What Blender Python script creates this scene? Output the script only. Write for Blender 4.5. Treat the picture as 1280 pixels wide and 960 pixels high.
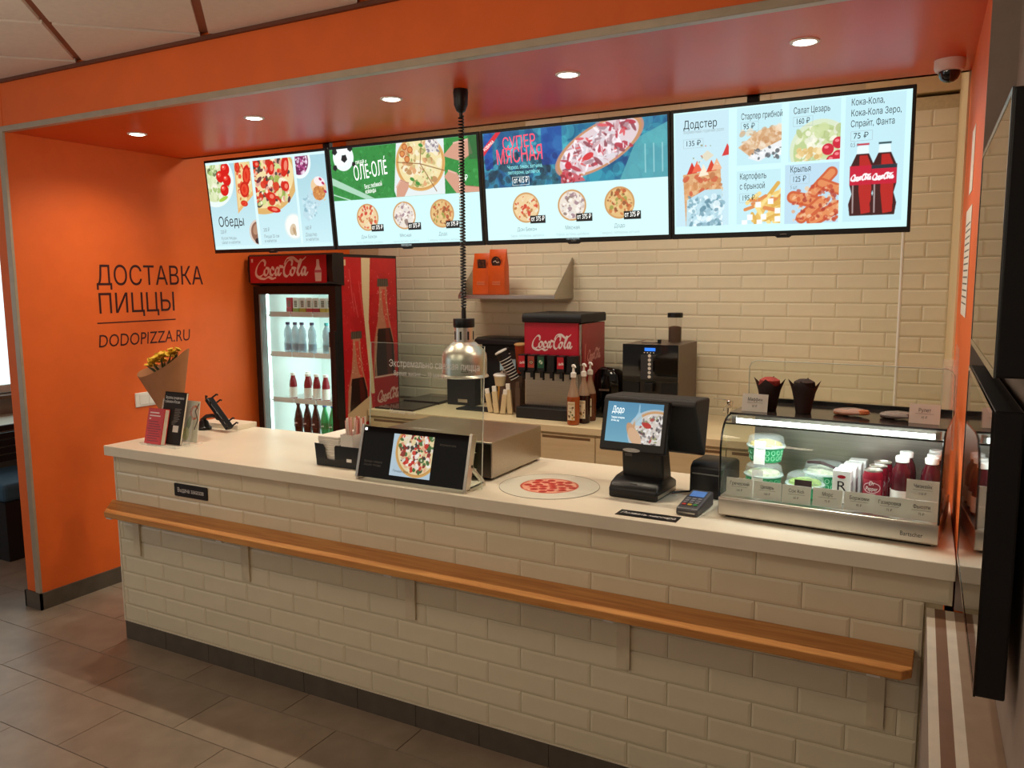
import bpy, bmesh, math, random
import numpy as np
from mathutils import Matrix, Vector
random.seed(7)
rng = np.random.default_rng(11)
for _o in list(bpy.data.objects):
    bpy.data.objects.remove(_o)
SC = bpy.context.scene
COL = SC.collection

# ------------------------------------------------------------------ camera
def aim(yaw, pitch, roll):
    f = Vector((math.sin(yaw) * math.cos(pitch), math.cos(yaw) * math.cos(pitch), -math.sin(pitch)))
    r = Vector((math.cos(yaw), -math.sin(yaw), 0))
    d = f.cross(r)
    c, s = math.cos(roll), math.sin(roll)
    r2 = c * r + s * d
    d2 = -s * r + c * d
    return Matrix((r2, -d2, -f)).transposed()
cam_data = bpy.data.cameras.new('camera')
cam = bpy.data.objects.new('camera', cam_data)
COL.objects.link(cam)
cam_data.sensor_width = 36.0
cam_data.lens = 1021.0 / 1280.0 * 36.0
cam_data.clip_start = 0.02
cam.matrix_world = Matrix.Translation((3.713, -2.591, 1.830)) @ aim(-0.4995, 0.1261, 0.0070).to_4x4()
SC.camera = cam

# ------------------------------------------------------------------ world, lights, exposure
w = bpy.data.worlds.new('world')
SC.world = w
w.use_nodes = True
w.node_tree.nodes['Background'].inputs[0].default_value = (1.0, 0.86, 0.72, 1)
w.node_tree.nodes['Background'].inputs[1].default_value = 0.17
def light(name, kind, loc, energy, col=(1, 1, 1), rot=(0, 0, 0), size=None, size_y=None, **k):
    d = bpy.data.lights.new(name, kind)
    d.energy = energy
    d.color = col
    if kind == 'AREA':
        d.shape = 'RECTANGLE'
        d.size = size
        d.size_y = size_y or size
    for a, b in k.items():
        setattr(d, a, b)
    o = bpy.data.objects.new(name, d)
    o.location = loc
    o.rotation_euler = rot
    COL.objects.link(o)
    return o
WARM = (1.0, 0.84, 0.62)
# unseen point lights added low in the hall to brighten its ceiling, kitchen luminaires behind the menu screens,
# daylight through the shopfront on the left
for hx, hy in ((0.4, -1.75), (2.2, -1.75), (0.4, -3.6), (2.2, -3.6)):
    light('hall_fill_light', 'POINT', (hx, hy, 2.42), 13, WARM, shadow_soft_size=0.16)
for kx in (0.6, 2.4):
    light('kitchen_ceiling_light', 'AREA', (kx, 1.75, 3.06), 15, (1.0, 0.96, 0.80), size=0.9, size_y=0.3)
light('shopfront_daylight', 'AREA', (-3.4, -3.2, 1.7), 15, (0.82, 0.92, 1.0), rot=(math.radians(84), 0, math.radians(-42)), size=2.2, size_y=1.8)
SC.view_settings.view_transform = 'Standard'
SC.view_settings.look = 'None'
SC.view_settings.gamma = 1.0
SC.view_settings.use_curve_mapping = False
SC.view_settings.exposure = 0.15

# ------------------------------------------------------------------ materials
def lin(c):
    if isinstance(c, str):
        c = tuple(int(c[i:i + 2], 16) / 255 for i in (0, 2, 4))
    return tuple((x / 12.92 if x <= 0.04045 else ((x + 0.055) / 1.055) ** 2.4) for x in c[:3])
MC = {}
def mt(name, col='808080', rough=0.5, metal=0.0, var=0.06, scale=18.0, bump=0.0, bscale=None, emit=0.0,
       trans=0.0, alpha=1.0, ior=1.45, spec=0.5, stretch=None, coat=0.0, rnd=0.0):
    if name in MC:
        return MC[name]
    m = bpy.data.materials.new(name)
    m.use_nodes = True
    nt = m.node_tree
    b = nt.nodes['Principled BSDF']
    c = lin(col)
    b.inputs['Roughness'].default_value = rough
    b.inputs['Metallic'].default_value = metal
    b.inputs['IOR'].default_value = ior
    b.inputs['Specular IOR Level'].default_value = spec
    b.inputs['Transmission Weight'].default_value = trans
    b.inputs['Alpha'].default_value = alpha
    b.inputs['Coat Weight'].default_value = coat
    tc = nt.nodes.new('ShaderNodeTexCoord')
    mp = nt.nodes.new('ShaderNodeMapping')
    nt.links.new(tc.outputs['Object'], mp.inputs[0])
    if stretch:
        mp.inputs['Scale'].default_value = stretch
    no = nt.nodes.new('ShaderNodeTexNoise')
    no.inputs['Scale'].default_value = scale
    no.inputs['Detail'].default_value = 4
    nt.links.new(mp.outputs[0], no.inputs['Vector'])
    cr = nt.nodes.new('ShaderNodeValToRGB')
    cr.color_ramp.elements[0].position = 0.3
    cr.color_ramp.elements[1].position = 0.7
    cr.color_ramp.elements[0].color = (*[x * (1 - var) for x in c], 1)
    cr.color_ramp.elements[1].color = (*[min(1, x * (1 + var)) for x in c], 1)
    nt.links.new(no.outputs['Fac'], cr.inputs[0])
    nt.links.new(cr.outputs[0], b.inputs['Base Color'])
    if rnd:                                     # small tone differences from piece to piece
        oi = nt.nodes.new('ShaderNodeObjectInfo')
        mr = nt.nodes.new('ShaderNodeMapRange')
        mr.inputs['To Min'].default_value = 1 - rnd
        mr.inputs['To Max'].default_value = 1 + rnd
        hs = nt.nodes.new('ShaderNodeHueSaturation')
        nt.links.new(oi.outputs['Random'], mr.inputs['Value'])
        nt.links.new(mr.outputs[0], hs.inputs['Value'])
        nt.links.new(cr.outputs[0], hs.inputs['Color'])
        nt.links.new(hs.outputs[0], b.inputs['Base Color'])
    if emit:
        nt.links.new(cr.outputs[0], b.inputs['Emission Color'])
        b.inputs['Emission Strength'].default_value = emit
    if bump:
        n2 = nt.nodes.new('ShaderNodeTexNoise')
        n2.inputs['Scale'].default_value = bscale or scale * 4
        nt.links.new(mp.outputs[0], n2.inputs['Vector'])
        bp = nt.nodes.new('ShaderNodeBump')
        bp.inputs['Strength'].default_value = bump
        bp.inputs['Distance'].default_value = 0.002
        nt.links.new(n2.outputs['Fac'], bp.inputs['Height'])
        nt.links.new(bp.outputs[0], b.inputs['Normal'])
    MC[name] = m
    return m
def pic_mat(name, emit=0.0, rough=0.5, coat=0.0):
    if name in MC:
        return MC[name]
    m = bpy.data.materials.new(name)
    m.use_nodes = True
    nt = m.node_tree
    b = nt.nodes['Principled BSDF']
    at = nt.nodes.new('ShaderNodeAttribute')
    at.attribute_name = 'print'
    b.inputs['Roughness'].default_value = rough
    b.inputs['Coat Weight'].default_value = coat
    if emit:
        b.inputs['Base Color'].default_value = (0.01, 0.01, 0.012, 1)
        nt.links.new(at.outputs['Color'], b.inputs['Emission Color'])
        b.inputs['Emission Strength'].default_value = emit
    else:
        nt.links.new(at.outputs['Color'], b.inputs['Base Color'])
    MC[name] = m
    return m
def wood_mat(name, c1, c2, rough=0.45, axis=0, ring=7.0):
    m = bpy.data.materials.new(name)
    m.use_nodes = True
    nt = m.node_tree
    b = nt.nodes['Principled BSDF']
    b.inputs['Roughness'].default_value = rough
    tc = nt.nodes.new('ShaderNodeTexCoord')
    mp = nt.nodes.new('ShaderNodeMapping')
    s = [ring * 5] * 3
    s[axis] = ring * 0.35
    mp.inputs['Scale'].default_value = s
    nt.links.new(tc.outputs['Object'], mp.inputs[0])
    no = nt.nodes.new('ShaderNodeTexNoise')
    no.inputs['Scale'].default_value = 1.6
    no.inputs['Detail'].default_value = 6
    no.inputs['Distortion'].default_value = 0.6
    nt.links.new(mp.outputs[0], no.inputs['Vector'])
    cr = nt.nodes.new('ShaderNodeValToRGB')
    cr.color_ramp.elements[0].position = 0.32
    cr.color_ramp.elements[1].position = 0.68
    cr.color_ramp.elements[0].color = (*lin(c1), 1)
    cr.color_ramp.elements[1].color = (*lin(c2), 1)
    nt.links.new(no.outputs['Fac'], cr.inputs[0])
    nt.links.new(cr.outputs[0], b.inputs['Base Color'])
    MC[name] = m
    return m
def glass_mat(name, tint='f4fbf8', fac=0.10, rough=0.02):
    # thin pane: mostly clear, mirror-like at grazing angles
    m = bpy.data.materials.new(name)
    m.use_nodes = True
    nt = m.node_tree
    out = nt.nodes['Material Output']
    nt.nodes.remove(nt.nodes['Principled BSDF'])
    tr = nt.nodes.new('ShaderNodeBsdfTransparent')
    tr.inputs[0].default_value = (*lin(tint), 1)
    gl = nt.nodes.new('ShaderNodeBsdfGlossy')
    gl.inputs['Roughness'].default_value = rough
    fr = nt.nodes.new('ShaderNodeFresnel')
    ge = nt.nodes.new('ShaderNodeNewGeometry')
    mr = nt.nodes.new('ShaderNodeMapRange')              # same reflectance on both faces of the pane
    mr.inputs['To Min'].default_value = 1.45
    mr.inputs['To Max'].default_value = 1 / 1.45
    nt.links.new(ge.outputs['Backfacing'], mr.inputs['Value'])
    nt.links.new(mr.outputs[0], fr.inputs['IOR'])
    ma = nt.nodes.new('ShaderNodeMath')
    ma.operation = 'MULTIPLY'
    ma.inputs[1].default_value = 0.9
    nt.links.new(fr.outputs[0], ma.inputs[0])
    mx = nt.nodes.new('ShaderNodeMixShader')
    nt.links.new(ma.outputs[0], mx.inputs[0])
    nt.links.new(tr.outputs[0], mx.inputs[1])
    nt.links.new(gl.outputs[0], mx.inputs[2])
    nt.links.new(mx.outputs[0], out.inputs[0])
    MC[name] = m
    return m

ORANGE = mt('orange_paint', 'ee6c26', 0.55, var=0.04, scale=6, bump=0.15, bscale=260)
SOFFIT = mt('orange_glossy_film', 'e0541a', 0.36, var=0.03, scale=4, spec=0.3)
TILE = mt('cream_glazed_tile', 'e5dbc0', 0.26, var=0.03, scale=9, spec=0.4, rnd=0.025)
GROUT = mt('beige_grout', 'c9b994', 0.9, var=0.08, scale=60)
BEIGE = mt('beige_paint', 'd8c096', 0.7, var=0.04)
HALLWALL = mt('taupe_paint', '9a8a80', 0.75, var=0.04)
WORKTOP = mt('white_worktop_laminate', 'ece3cf', 0.33, var=0.03, scale=5)
PLINTH = mt('dark_stone_plinth', '5b5248', 0.6, var=0.12, scale=14)
STONE = mt('grey_brown_stone_tile', '8f8070', 0.38, var=0.14, scale=7, bump=0.12, bscale=90, rnd=0.07)
FGROUT = mt('dark_floor_grout', '4a3a30', 0.9)
CEILP = mt('white_ceiling_panel', 'e9e0d8', 0.9, var=0.03, scale=40, bump=0.3, bscale=300)
CEILG = mt('dull_red_brown_grid', '96604c', 0.6)
GREYTRIM = mt('grey_aluminium_trim', 'b5a795', 0.4, metal=0.35)
STEEL = mt('brushed_steel', 'b8b0a4', 0.32, metal=1.0, var=0.10, scale=3, stretch=(1, 60, 60), bump=0.05)
STEELV = mt('satin_steel', 'c8c2b8', 0.3, metal=1.0, var=0.05, scale=8)
CHROME = mt('polished_chrome', 'd8d8d8', 0.08, metal=1.0, var=0.01)
ALU = mt('spun_aluminium', 'd9d2c8', 0.36, metal=1.0, var=0.06, scale=6, stretch=(1, 1, 40))
BLACK = mt('black_plastic', '121113', 0.38, var=0.1)
BLACKM = mt('black_matte_plastic', '19181a', 0.6, var=0.1)
GLOSSB = mt('black_gloss', '08080a', 0.06, var=0.02, coat=0.5)
WHITE = mt('white_plastic', 'eeebe4', 0.4, var=0.02)
PAPER = mt('white_paper', 'ece7de', 0.75, var=0.02)
RED = mt('cola_red', 'c3122c', 0.35, var=0.04)
DKRED = mt('deep_red', '8d1220', 0.4)
INK = mt('black_ink', '141012', 0.6)
WINK = mt('white_ink', 'f2f0ec', 0.5)
GREYINK = mt('grey_ink', '6b6762', 0.7)
WALLINK = mt('dark_maroon_lettering', '3a0d10', 0.5)
OAK = wood_mat('light_oak', 'b8763a', 'd69a56', 0.5, 0, 6)
OAKC = wood_mat('pale_wood_cabinet', 'd9c296', 'e6d2aa', 0.5, 0, 3)
GLASS = glass_mat('clear_glass', 'fcfefd')
GLASSG = glass_mat('green_edged_glass', 'f6fcf9')
GREEN = mt('green_card', '1f9a5c', 0.45)
KRAFT = mt('kraft_paper', 'b08a62', 0.8, var=0.08)
# ------------------------------------------------------------------ mesh helpers
def bx(x0, x1, y0, y1, z0, z1):
    v = [(x, y, z) for x in (x0, x1) for y in (y0, y1) for z in (z0, z1)]
    f = [(0, 1, 3, 2), (4, 6, 7, 5), (0, 4, 5, 1), (2, 3, 7, 6), (0, 2, 6, 4), (1, 5, 7, 3)]
    return v, f
def pr(poly, a0, a1, ax='z'):
    n = len(poly)
    def P(p, a):
        return {'x': (a, p[0], p[1]), 'y': (p[0], a, p[1]), 'z': (p[0], p[1], a)}[ax]
    v = [P(p, a0) for p in poly] + [P(p, a1) for p in poly]
    f = [tuple(range(n))[::-1], tuple(range(n, 2 * n))]
    f += [(i, (i + 1) % n, n + (i + 1) % n, n + i) for i in range(n)]
    return v, f
def rev(prof, seg=28, c=(0, 0, 0), sq=1.0):
    v, f = [], []
    for r, z in prof:
        for i in range(seg):
            a = 2 * math.pi * i / seg
            v.append((c[0] + r * math.cos(a), c[1] + sq * r * math.sin(a), c[2] + z))
    for k in range(len(prof) - 1):
        for i in range(seg):
            j = (i + 1) % seg
            f.append((k * seg + i, k * seg + j, (k + 1) * seg + j, (k + 1) * seg + i))
    if prof[0][0] > 1e-4:
        f.append(tuple(range(seg))[::-1])
    if prof[-1][0] > 1e-4:
        f.append(tuple((len(prof) - 1) * seg + i for i in range(seg)))
    return v, f
def tb(pts, r, seg=8, cap=True):
    pts = [Vector(p) for p in pts]
    n = len(pts)
    rr = r if isinstance(r, (list, tuple)) else [r] * n
    v, f = [], []
    up = Vector((0, 0, 1))
    for i in range(n):
        t = (pts[min(i + 1, n - 1)] - pts[max(i - 1, 0)]).normalized()
        a = t.cross(up)
        if a.length < 1e-3:
            a = t.cross(Vector((1, 0, 0)))
        a.normalize()
        b = a.cross(t)
        if i and (a.dot(pa) < 0):
            a, b = -a, -b
        pa = a
        for k in range(seg):
            an = 2 * math.pi * k / seg
            v.append(tuple(pts[i] + rr[i] * (math.cos(an) * a + math.sin(an) * b)))
    for i in range(n - 1):
        for k in range(seg):
            j = (k + 1) % seg
            f.append((i * seg + k, i * seg + j, (i + 1) * seg + j, (i + 1) * seg + k))
    if cap:
        f.append(tuple(range(seg))[::-1])
        f.append(tuple((n - 1) * seg + k for k in range(seg)))
    return v, f
def tf(vf, loc=(0, 0, 0), rot=(0, 0, 0), sc=(1, 1, 1)):
    from mathutils import Euler
    M = Matrix.Translation(loc) @ Euler(rot).to_matrix().to_4x4() @ Matrix.Diagonal((*sc, 1))
    return [tuple(M @ Vector(p)) for p in vf[0]], vf[1]
def rrect(x0, x1, y0, y1, r, n=4):
    out = []
    for cx, cy, a0 in ((x1 - r, y1 - r, 0), (x0 + r, y1 - r, 90), (x0 + r, y0 + r, 180), (x1 - r, y0 + r, 270)):
        for i in range(n + 1):
            a = math.radians(a0 + 90 * i / n)
            out.append((cx + r * math.cos(a), cy + r * math.sin(a)))
    return out
def ball(c, r, seg=14, rings=8, sz=1.0):
    return rev([(max(1e-5, r * math.sin(math.pi * i / rings)), -r * sz * math.cos(math.pi * i / rings)) for i in range(rings + 1)], seg, c)
def mesh_of(name, parts, bev=0.0, seg=2, smooth=False):
    me = bpy.data.meshes.new(name)
    V, F = [], []
    for v, f in parts:
        o = len(V)
        V += v
        F += [tuple(i + o for i in q) for q in f]
    me.from_pydata(V, [], F)
    bm = bmesh.new()
    bm.from_mesh(me)
    bmesh.ops.recalc_face_normals(bm, faces=bm.faces)
    if bev:
        es = [e for e in bm.edges if len(e.link_faces) == 2 and e.calc_face_angle() > 0.6]
        bmesh.ops.bevel(bm, geom=es, offset=bev, segments=seg, affect='EDGES', profile=0.5, clamp_overlap=True)
    if smooth:
        for f_ in bm.faces:
            f_.smooth = True
        for e in bm.edges:
            if len(e.link_faces) == 2 and e.calc_face_angle() > 0.62:
                e.smooth = False
    bm.to_mesh(me)
    bm.free()
    return me
def add(name, me, mat=None, parent=None, loc=(0, 0, 0), rot=(0, 0, 0)):
    if mat is not None and not me.materials:
        me.materials.append(mat)
    o = bpy.data.objects.new(name, me)
    COL.objects.link(o)
    o.location = loc
    o.rotation_euler = rot
    if parent is not None:
        o.parent = parent
    return o
def mk(name, parts, mat, parent=None, loc=(0, 0, 0), rot=(0, 0, 0), bev=0.0, seg=2, smooth=False, label=None):
    if isinstance(parts, tuple):
        parts = [parts]
    o = add(name, mesh_of(name, parts, bev, seg, smooth), mat, parent, loc, rot)
    if label:
        o['label'] = label
    return o
def tag(o, label, cat, group=None):
    o['label'] = label
    o['category'] = cat
    if group:
        o['group'] = group
    return o
def root(name, label, cat, loc=(0, 0, 0), rz=0.0, group=None):
    o = bpy.data.objects.new(name, None)
    o.empty_display_size = 0.05
    COL.objects.link(o)
    o.location = loc
    o.rotation_euler = (0, 0, rz)
    return tag(o, label, cat, group)
def struct(o):
    o['kind'] = 'structure'
    return o
def dup(r, label, loc, rz=None, group=None):
    def cp(o, p):
        c = o.copy()
        COL.objects.link(c)
        c.parent = p
        for ch in o.children:
            cp(ch, c)
        return c
    c = cp(r, None)
    c.location = loc
    if rz is not None:
        c.rotation_euler = (0, 0, rz)
    c['label'] = label
    return c
# ------------------------------------------------------------------ lettering (outlines swapped to meshes at the end)
TEXTS = []
FIT = {}
def text(name, s, size, mat, parent, loc, rot=(math.pi / 2, 0, 0), align='LEFT', off=0.0, shear=0.0, sp=1.0, lsp=1.0, wx=1.0, ext=0.0, fit=None):
    cu = bpy.data.curves.new(name, 'FONT')
    cu.body = s
    cu.dimensions = '2D'
    cu.fill_mode = 'NONE'
    cu.size = size
    cu.align_x = align
    cu.offset = off
    cu.shear = shear
    cu.space_character = sp
    cu.space_line = lsp
    cu.extrude = ext
    cu.resolution_u = 3
    cu.materials.append(mat)
    o = bpy.data.objects.new(name, cu)
    COL.objects.link(o)
    o.parent = parent
    o.location = loc
    o.rotation_euler = rot
    o.scale = (wx, 1, 1)
    FIT[o.name] = fit
    TEXTS.append(o)
    return o
def fill_outline(me, mat):
    # triangulate the glyph outlines and keep what the winding number says is ink
    from mathutils.geometry import delaunay_2d_cdt
    V = [v.co.to_2d() for v in me.vertices]
    E = [tuple(e.vertices) for e in me.edges]
    if not E:
        return me
    vo, _, fo, _, _, _ = delaunay_2d_cdt(V, E, [], 0, 1e-8)
    P, T, A, ea = np.array([p[:] for p in vo]), np.array(fo), np.array([p[:] for p in V]), np.array(E)
    c = P[T].mean(1)
    wn = np.zeros(len(c), int)
    for p, q in zip(A[ea[:, 0]], A[ea[:, 1]]):
        s = (q[0] - p[0]) * (c[:, 1] - p[1]) - (c[:, 0] - p[0]) * (q[1] - p[1])
        wn += ((p[1] <= c[:, 1]) & (q[1] > c[:, 1]) & (s > 0)).astype(int)
        wn -= ((p[1] > c[:, 1]) & (q[1] <= c[:, 1]) & (s < 0)).astype(int)
    out = bpy.data.meshes.new('lettering')
    out.from_pydata([(x, y, 0) for x, y in P], [], [tuple(int(i) for i in t) for t in T[wn != 0]])
    out.materials.append(mat)
    return out
def flush_texts():
    dg = bpy.context.evaluated_depsgraph_get()
    dg.update()
    for o in TEXTS:
        me = fill_outline(bpy.data.meshes.new_from_object(o.evaluated_get(dg)), o.data.materials[0])
        n = o.name
        if FIT.get(n) and len(me.vertices):
            xs = [v.co.x for v in me.vertices]
            o.scale = (FIT[n] / (max(xs) - min(xs)), 1, 1)
        o.name = 'x'
        c = bpy.data.objects.new(n, me)
        COL.objects.link(c)
        c.parent = o.parent
        c.location, c.rotation_euler, c.scale = o.location, o.rotation_euler, o.scale
        for k in o.keys():
            c[k] = o[k]
        bpy.data.objects.remove(o)
# ------------------------------------------------------------------ printed pictures: colour stored per point of a fine flat grid
def hx(c):
    return np.array([int(c[i:i + 2], 16) / 255 for i in (0, 2, 4)]) if isinstance(c, str) else np.array(c)
class Cv:
    def __init__(s, w, h, col, k=1.0):
        s.k = k
        s.w, s.h = w, h = int(w * k), int(h * k)
        s.a = np.empty((h, w, 3))
        s.a[:] = hx(col)
        s.Y, s.X = np.mgrid[0:h, 0:w].astype(float) / k
        s.clip = None
    def _bb(s, x0, y0, x1, y1):
        x0, y0, x1, y1 = x0 * s.k, y0 * s.k, x1 * s.k, y1 * s.k
        return slice(max(0, int(y0) - 2), max(0, min(s.h, int(y1) + 4))), slice(max(0, int(x0) - 2), max(0, min(s.w, int(x1) + 4)))
    def _mix(s, bb, m, col, al):
        if s.clip is not None:
            m = m * s.clip[bb]
        m = (np.clip(m, 0, 1) * al)[..., None]
        s.a[bb] = s.a[bb] * (1 - m) + hx(col) * m
    def rect(s, x0, y0, x1, y1, col, al=1.0):
        bb = s._bb(x0, y0, x1, y1)
        X, Y = s.X[bb], s.Y[bb]
        m = np.minimum(np.minimum(X - x0, x1 - X), np.minimum(Y - y0, y1 - Y)) * s.k + 0.5
        s._mix(bb, m, col, al)
    def ell(s, cx, cy, rx, ry, col, ang=0.0, al=1.0, soft=1.0):
        R = max(rx, ry) + 2
        bb = s._bb(cx - R, cy - R, cx + R, cy + R)
        X, Y = s.X[bb] - cx, s.Y[bb] - cy
        c, t = math.cos(ang), math.sin(ang)
        u, v = (X * c + Y * t) / rx, (-X * t + Y * c) / ry
        d = (1 - np.sqrt(u * u + v * v)) * min(rx, ry)
        s._mix(bb, d * s.k / soft + 0.5, col, al)
    def poly(s, pts, col, al=1.0):
        p = np.array(pts, float)
        bb = s._bb(p[:, 0].min(), p[:, 1].min(), p[:, 0].max(), p[:, 1].max())
        X, Y = s.X[bb], s.Y[bb]
        tot = np.zeros(X.shape)
        n = len(p)
        for ox, oy in ((-0.25, -0.25), (0.25, -0.25), (-0.25, 0.25), (0.25, 0.25)):
            ins = np.zeros(X.shape, bool)
            XX, YY = X + ox / s.k, Y + oy / s.k
            for i in range(n):
                x0, y0 = p[i]
                x1, y1 = p[(i + 1) % n]
                c = (y0 > YY) != (y1 > YY)
                ins ^= c & (XX < (x1 - x0) * (YY - y0) / (y1 - y0 + 1e-12) + x0)
            tot += ins
        s._mix(bb, tot / 4, col, al)
    def line(s, pts, wd, col, al=1.0):
        for (x0, y0), (x1, y1) in zip(pts[:-1], pts[1:]):
            bb = s._bb(min(x0, x1) - wd, min(y0, y1) - wd, max(x0, x1) + wd, max(y0, y1) + wd)
            X, Y = s.X[bb], s.Y[bb]
            dx, dy = x1 - x0, y1 - y0
            t = np.clip(((X - x0) * dx + (Y - y0) * dy) / (dx * dx + dy * dy + 1e-9), 0, 1)
            d = np.hypot(X - x0 - t * dx, Y - y0 - t * dy)
            s._mix(bb, (wd / 2 - d) * s.k + 0.5, col, al)
    def setclip(s, kind=None, *a):
        if kind is None:
            s.clip = None
        elif kind == 'rect':
            s.clip = ((s.X >= a[0]) & (s.X <= a[2]) & (s.Y >= a[1]) & (s.Y <= a[3])).astype(float)
        else:
            cx, cy, rx, ry, ang = a
            c, t = math.cos(ang), math.sin(ang)
            u = ((s.X - cx) * c + (s.Y - cy) * t) / rx
            v = (-(s.X - cx) * t + (s.Y - cy) * c) / ry
            s.clip = (u * u + v * v <= 1).astype(float)
    def speckle(s, x0, y0, x1, y1, cols, n, r0, r1, al=0.9):
        for _ in range(n):
            a = random.uniform(r0, r1)
            s.ell(random.uniform(x0, x1), random.uniform(y0, y1), a, a * random.uniform(0.4, 1), random.choice(cols), random.uniform(0, 3), al)
    def pizza(s, cx, cy, rx, ry, cols, n=60, ang=0.0, crust='d9a766', cheese='ecd9a0', big=0.12):
        s.ell(cx, cy, rx, ry, crust, ang)
        s.ell(cx, cy, rx * 0.95, ry * 0.95, 'c98f4e', ang, 0.6)
        s.ell(cx, cy, rx * 0.89, ry * 0.89, cheese, ang)
        c, t = math.cos(ang), math.sin(ang)
        for _ in range(n):
            q = math.sqrt(random.random()) * 0.82
            a = random.uniform(0, 6.283)
            u, v = q * rx * math.cos(a), q * ry * math.sin(a)
            z = random.uniform(0.35, 1) * big
            s.ell(cx + u * c - v * t, cy + u * t + v * c, max(0.7, rx * z), max(0.6, ry * z * random.uniform(0.45, 1)), random.choice(cols), ang + random.uniform(0, 3), 0.92)
    def stroke(s, pts, wd, col, nib=0.75, thin=0.28):
        # broad-nib pen along a smooth curve through pts
        P = catmull(pts, 10)
        for i in range(len(P) - 1):
            a = math.atan2(P[i + 1][1] - P[i][1], P[i + 1][0] - P[i][0])
            wdt = wd * (thin + (1 - thin) * abs(math.sin(a + nib)))
            s.line([P[i], P[i + 1]], wdt, col)
    def cola(s, x, y, h, col, wd=None):
        # flowing script logo, x,y = left baseline, h = capital height
        wd = wd or h * 0.17
        for st in COLA:
            s.stroke([(x + px * h, y - py * h) for px, py in st], wd, col)
def catmull(p, n):
    p = [p[0]] + list(p) + [p[-1]]
    out = []
    for i in range(1, len(p) - 2):
        for k in range(n):
            t = k / n
            out.append(tuple(0.5 * (2 * p[i][j] + (p[i + 1][j] - p[i - 1][j]) * t + (2 * p[i - 1][j] - 5 * p[i][j] + 4 * p[i + 1][j] - p[i + 2][j]) * t * t
                                    + (3 * p[i][j] - p[i - 1][j] - 3 * p[i + 1][j] + p[i + 2][j]) * t ** 3) for j in (0, 1)))
    out.append(tuple(p[-2]))
    return out
COLA = [
    [(0.95, 0.66), (0.98, 0.86), (0.84, 0.98), (0.60, 0.86), (0.34, 0.52), (0.26, 0.16), (0.40, -0.04), (0.66, 0.02), (0.86, 0.18)],
    [(0.40, -0.04), (0.62, -0.14), (0.92, -0.16), (1.20, -0.06), (1.46, -0.16), (1.70, -0.10)],
    [(1.08, 0.50), (0.92, 0.36), (0.90, 0.12), (1.04, 0.06), (1.18, 0.24), (1.20, 0.46), (1.08, 0.50), (1.24, 0.44)],
    [(1.58, 0.42), (1.50, 0.52), (1.36, 0.38), (1.34, 0.14), (1.48, 0.06), (1.62, 0.18)],
    [(1.98, 0.46), (1.84, 0.50), (1.72, 0.30), (1.74, 0.08), (1.86, 0.12), (1.98, 0.44), (1.94, 0.12), (2.04, 0.08), (2.14, 0.20)],
    [(2.08, 0.52), (2.26, 0.62)], [(2.08, 0.60), (2.26, 0.54)], [(2.10, 0.56), (2.26, 0.58)],
    [(2.92, 0.66), (2.96, 0.90), (2.80, 0.98), (2.56, 0.80), (2.36, 0.44), (2.36, 0.10), (2.54, -0.02), (2.78, 0.16)],
    [(2.40, 0.72), (2.60, 1.04), (3.00, 1.10), (3.40, 0.86), (3.72, 0.96), (3.94, 1.12)],
    [(2.98, 0.48), (2.84, 0.34), (2.82, 0.12), (2.96, 0.06), (3.10, 0.26), (3.10, 0.46), (2.98, 0.48), (3.18, 0.46)],
    [(3.26, 0.20), (3.44, 0.50), (3.60, 0.86), (3.52, 0.94), (3.40, 0.62), (3.32, 0.22), (3.40, 0.06), (3.54, 0.18)],
    [(3.88, 0.46), (3.74, 0.50), (3.62, 0.30), (3.64, 0.08), (3.76, 0.12), (3.88, 0.44), (3.84, 0.12), (3.94, 0.08), (4.04, 0.22)],
]
def pic_mesh(name, cv, w, h):
    nx, ny = cv.w, cv.h
    xs, zs = np.linspace(-w / 2, w / 2, nx), np.linspace(h / 2, -h / 2, ny)
    co = np.zeros((ny, nx, 3))
    co[..., 0] = xs[None, :]
    co[..., 2] = zs[:, None]
    i = np.arange(nx * ny).reshape(ny, nx)
    q = np.stack([i[1:, :-1], i[1:, 1:], i[:-1, 1:], i[:-1, :-1]], -1).reshape(-1, 4)
    me = bpy.data.meshes.new(name)
    me.vertices.add(nx * ny)
    me.vertices.foreach_set('co', co.ravel())
    me.loops.add(q.size)
    me.loops.foreach_set('vertex_index', q.ravel().astype(np.int32))
    me.polygons.add(len(q))
    me.polygons.foreach_set('loop_start', np.arange(0, q.size, 4, dtype=np.int32))
    me.update(calc_edges=True)
    c = np.clip(cv.a, 0, 1)
    c = np.where(c <= 0.04045, c / 12.92, ((c + 0.055) / 1.055) ** 2.4)
    at = me.color_attributes.new('print', 'FLOAT_COLOR', 'POINT')
    at.data.foreach_set('color', np.concatenate([c.reshape(-1, 3), np.ones((nx * ny, 1))], 1).ravel().astype(np.float32))
    return me
def pic(name, cv, w, h, parent, loc, rot=(0, 0, 0), emit=0.0, rough=0.45, label=None, curve=None):
    me = pic_mesh(name, cv, w, h)
    if curve:                                   # wrap the print round a cylinder of this radius
        for v in me.vertices:
            a = v.co.x / curve
            v.co.x, v.co.y = curve * math.sin(a), -curve * math.cos(a)
    o = add(name, me, pic_mat('print_lit_%.2f' % emit if emit else 'print_matt_%.2f' % rough, emit, rough), parent, loc, rot)
    if label:
        o['label'] = label
    return o
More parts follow.
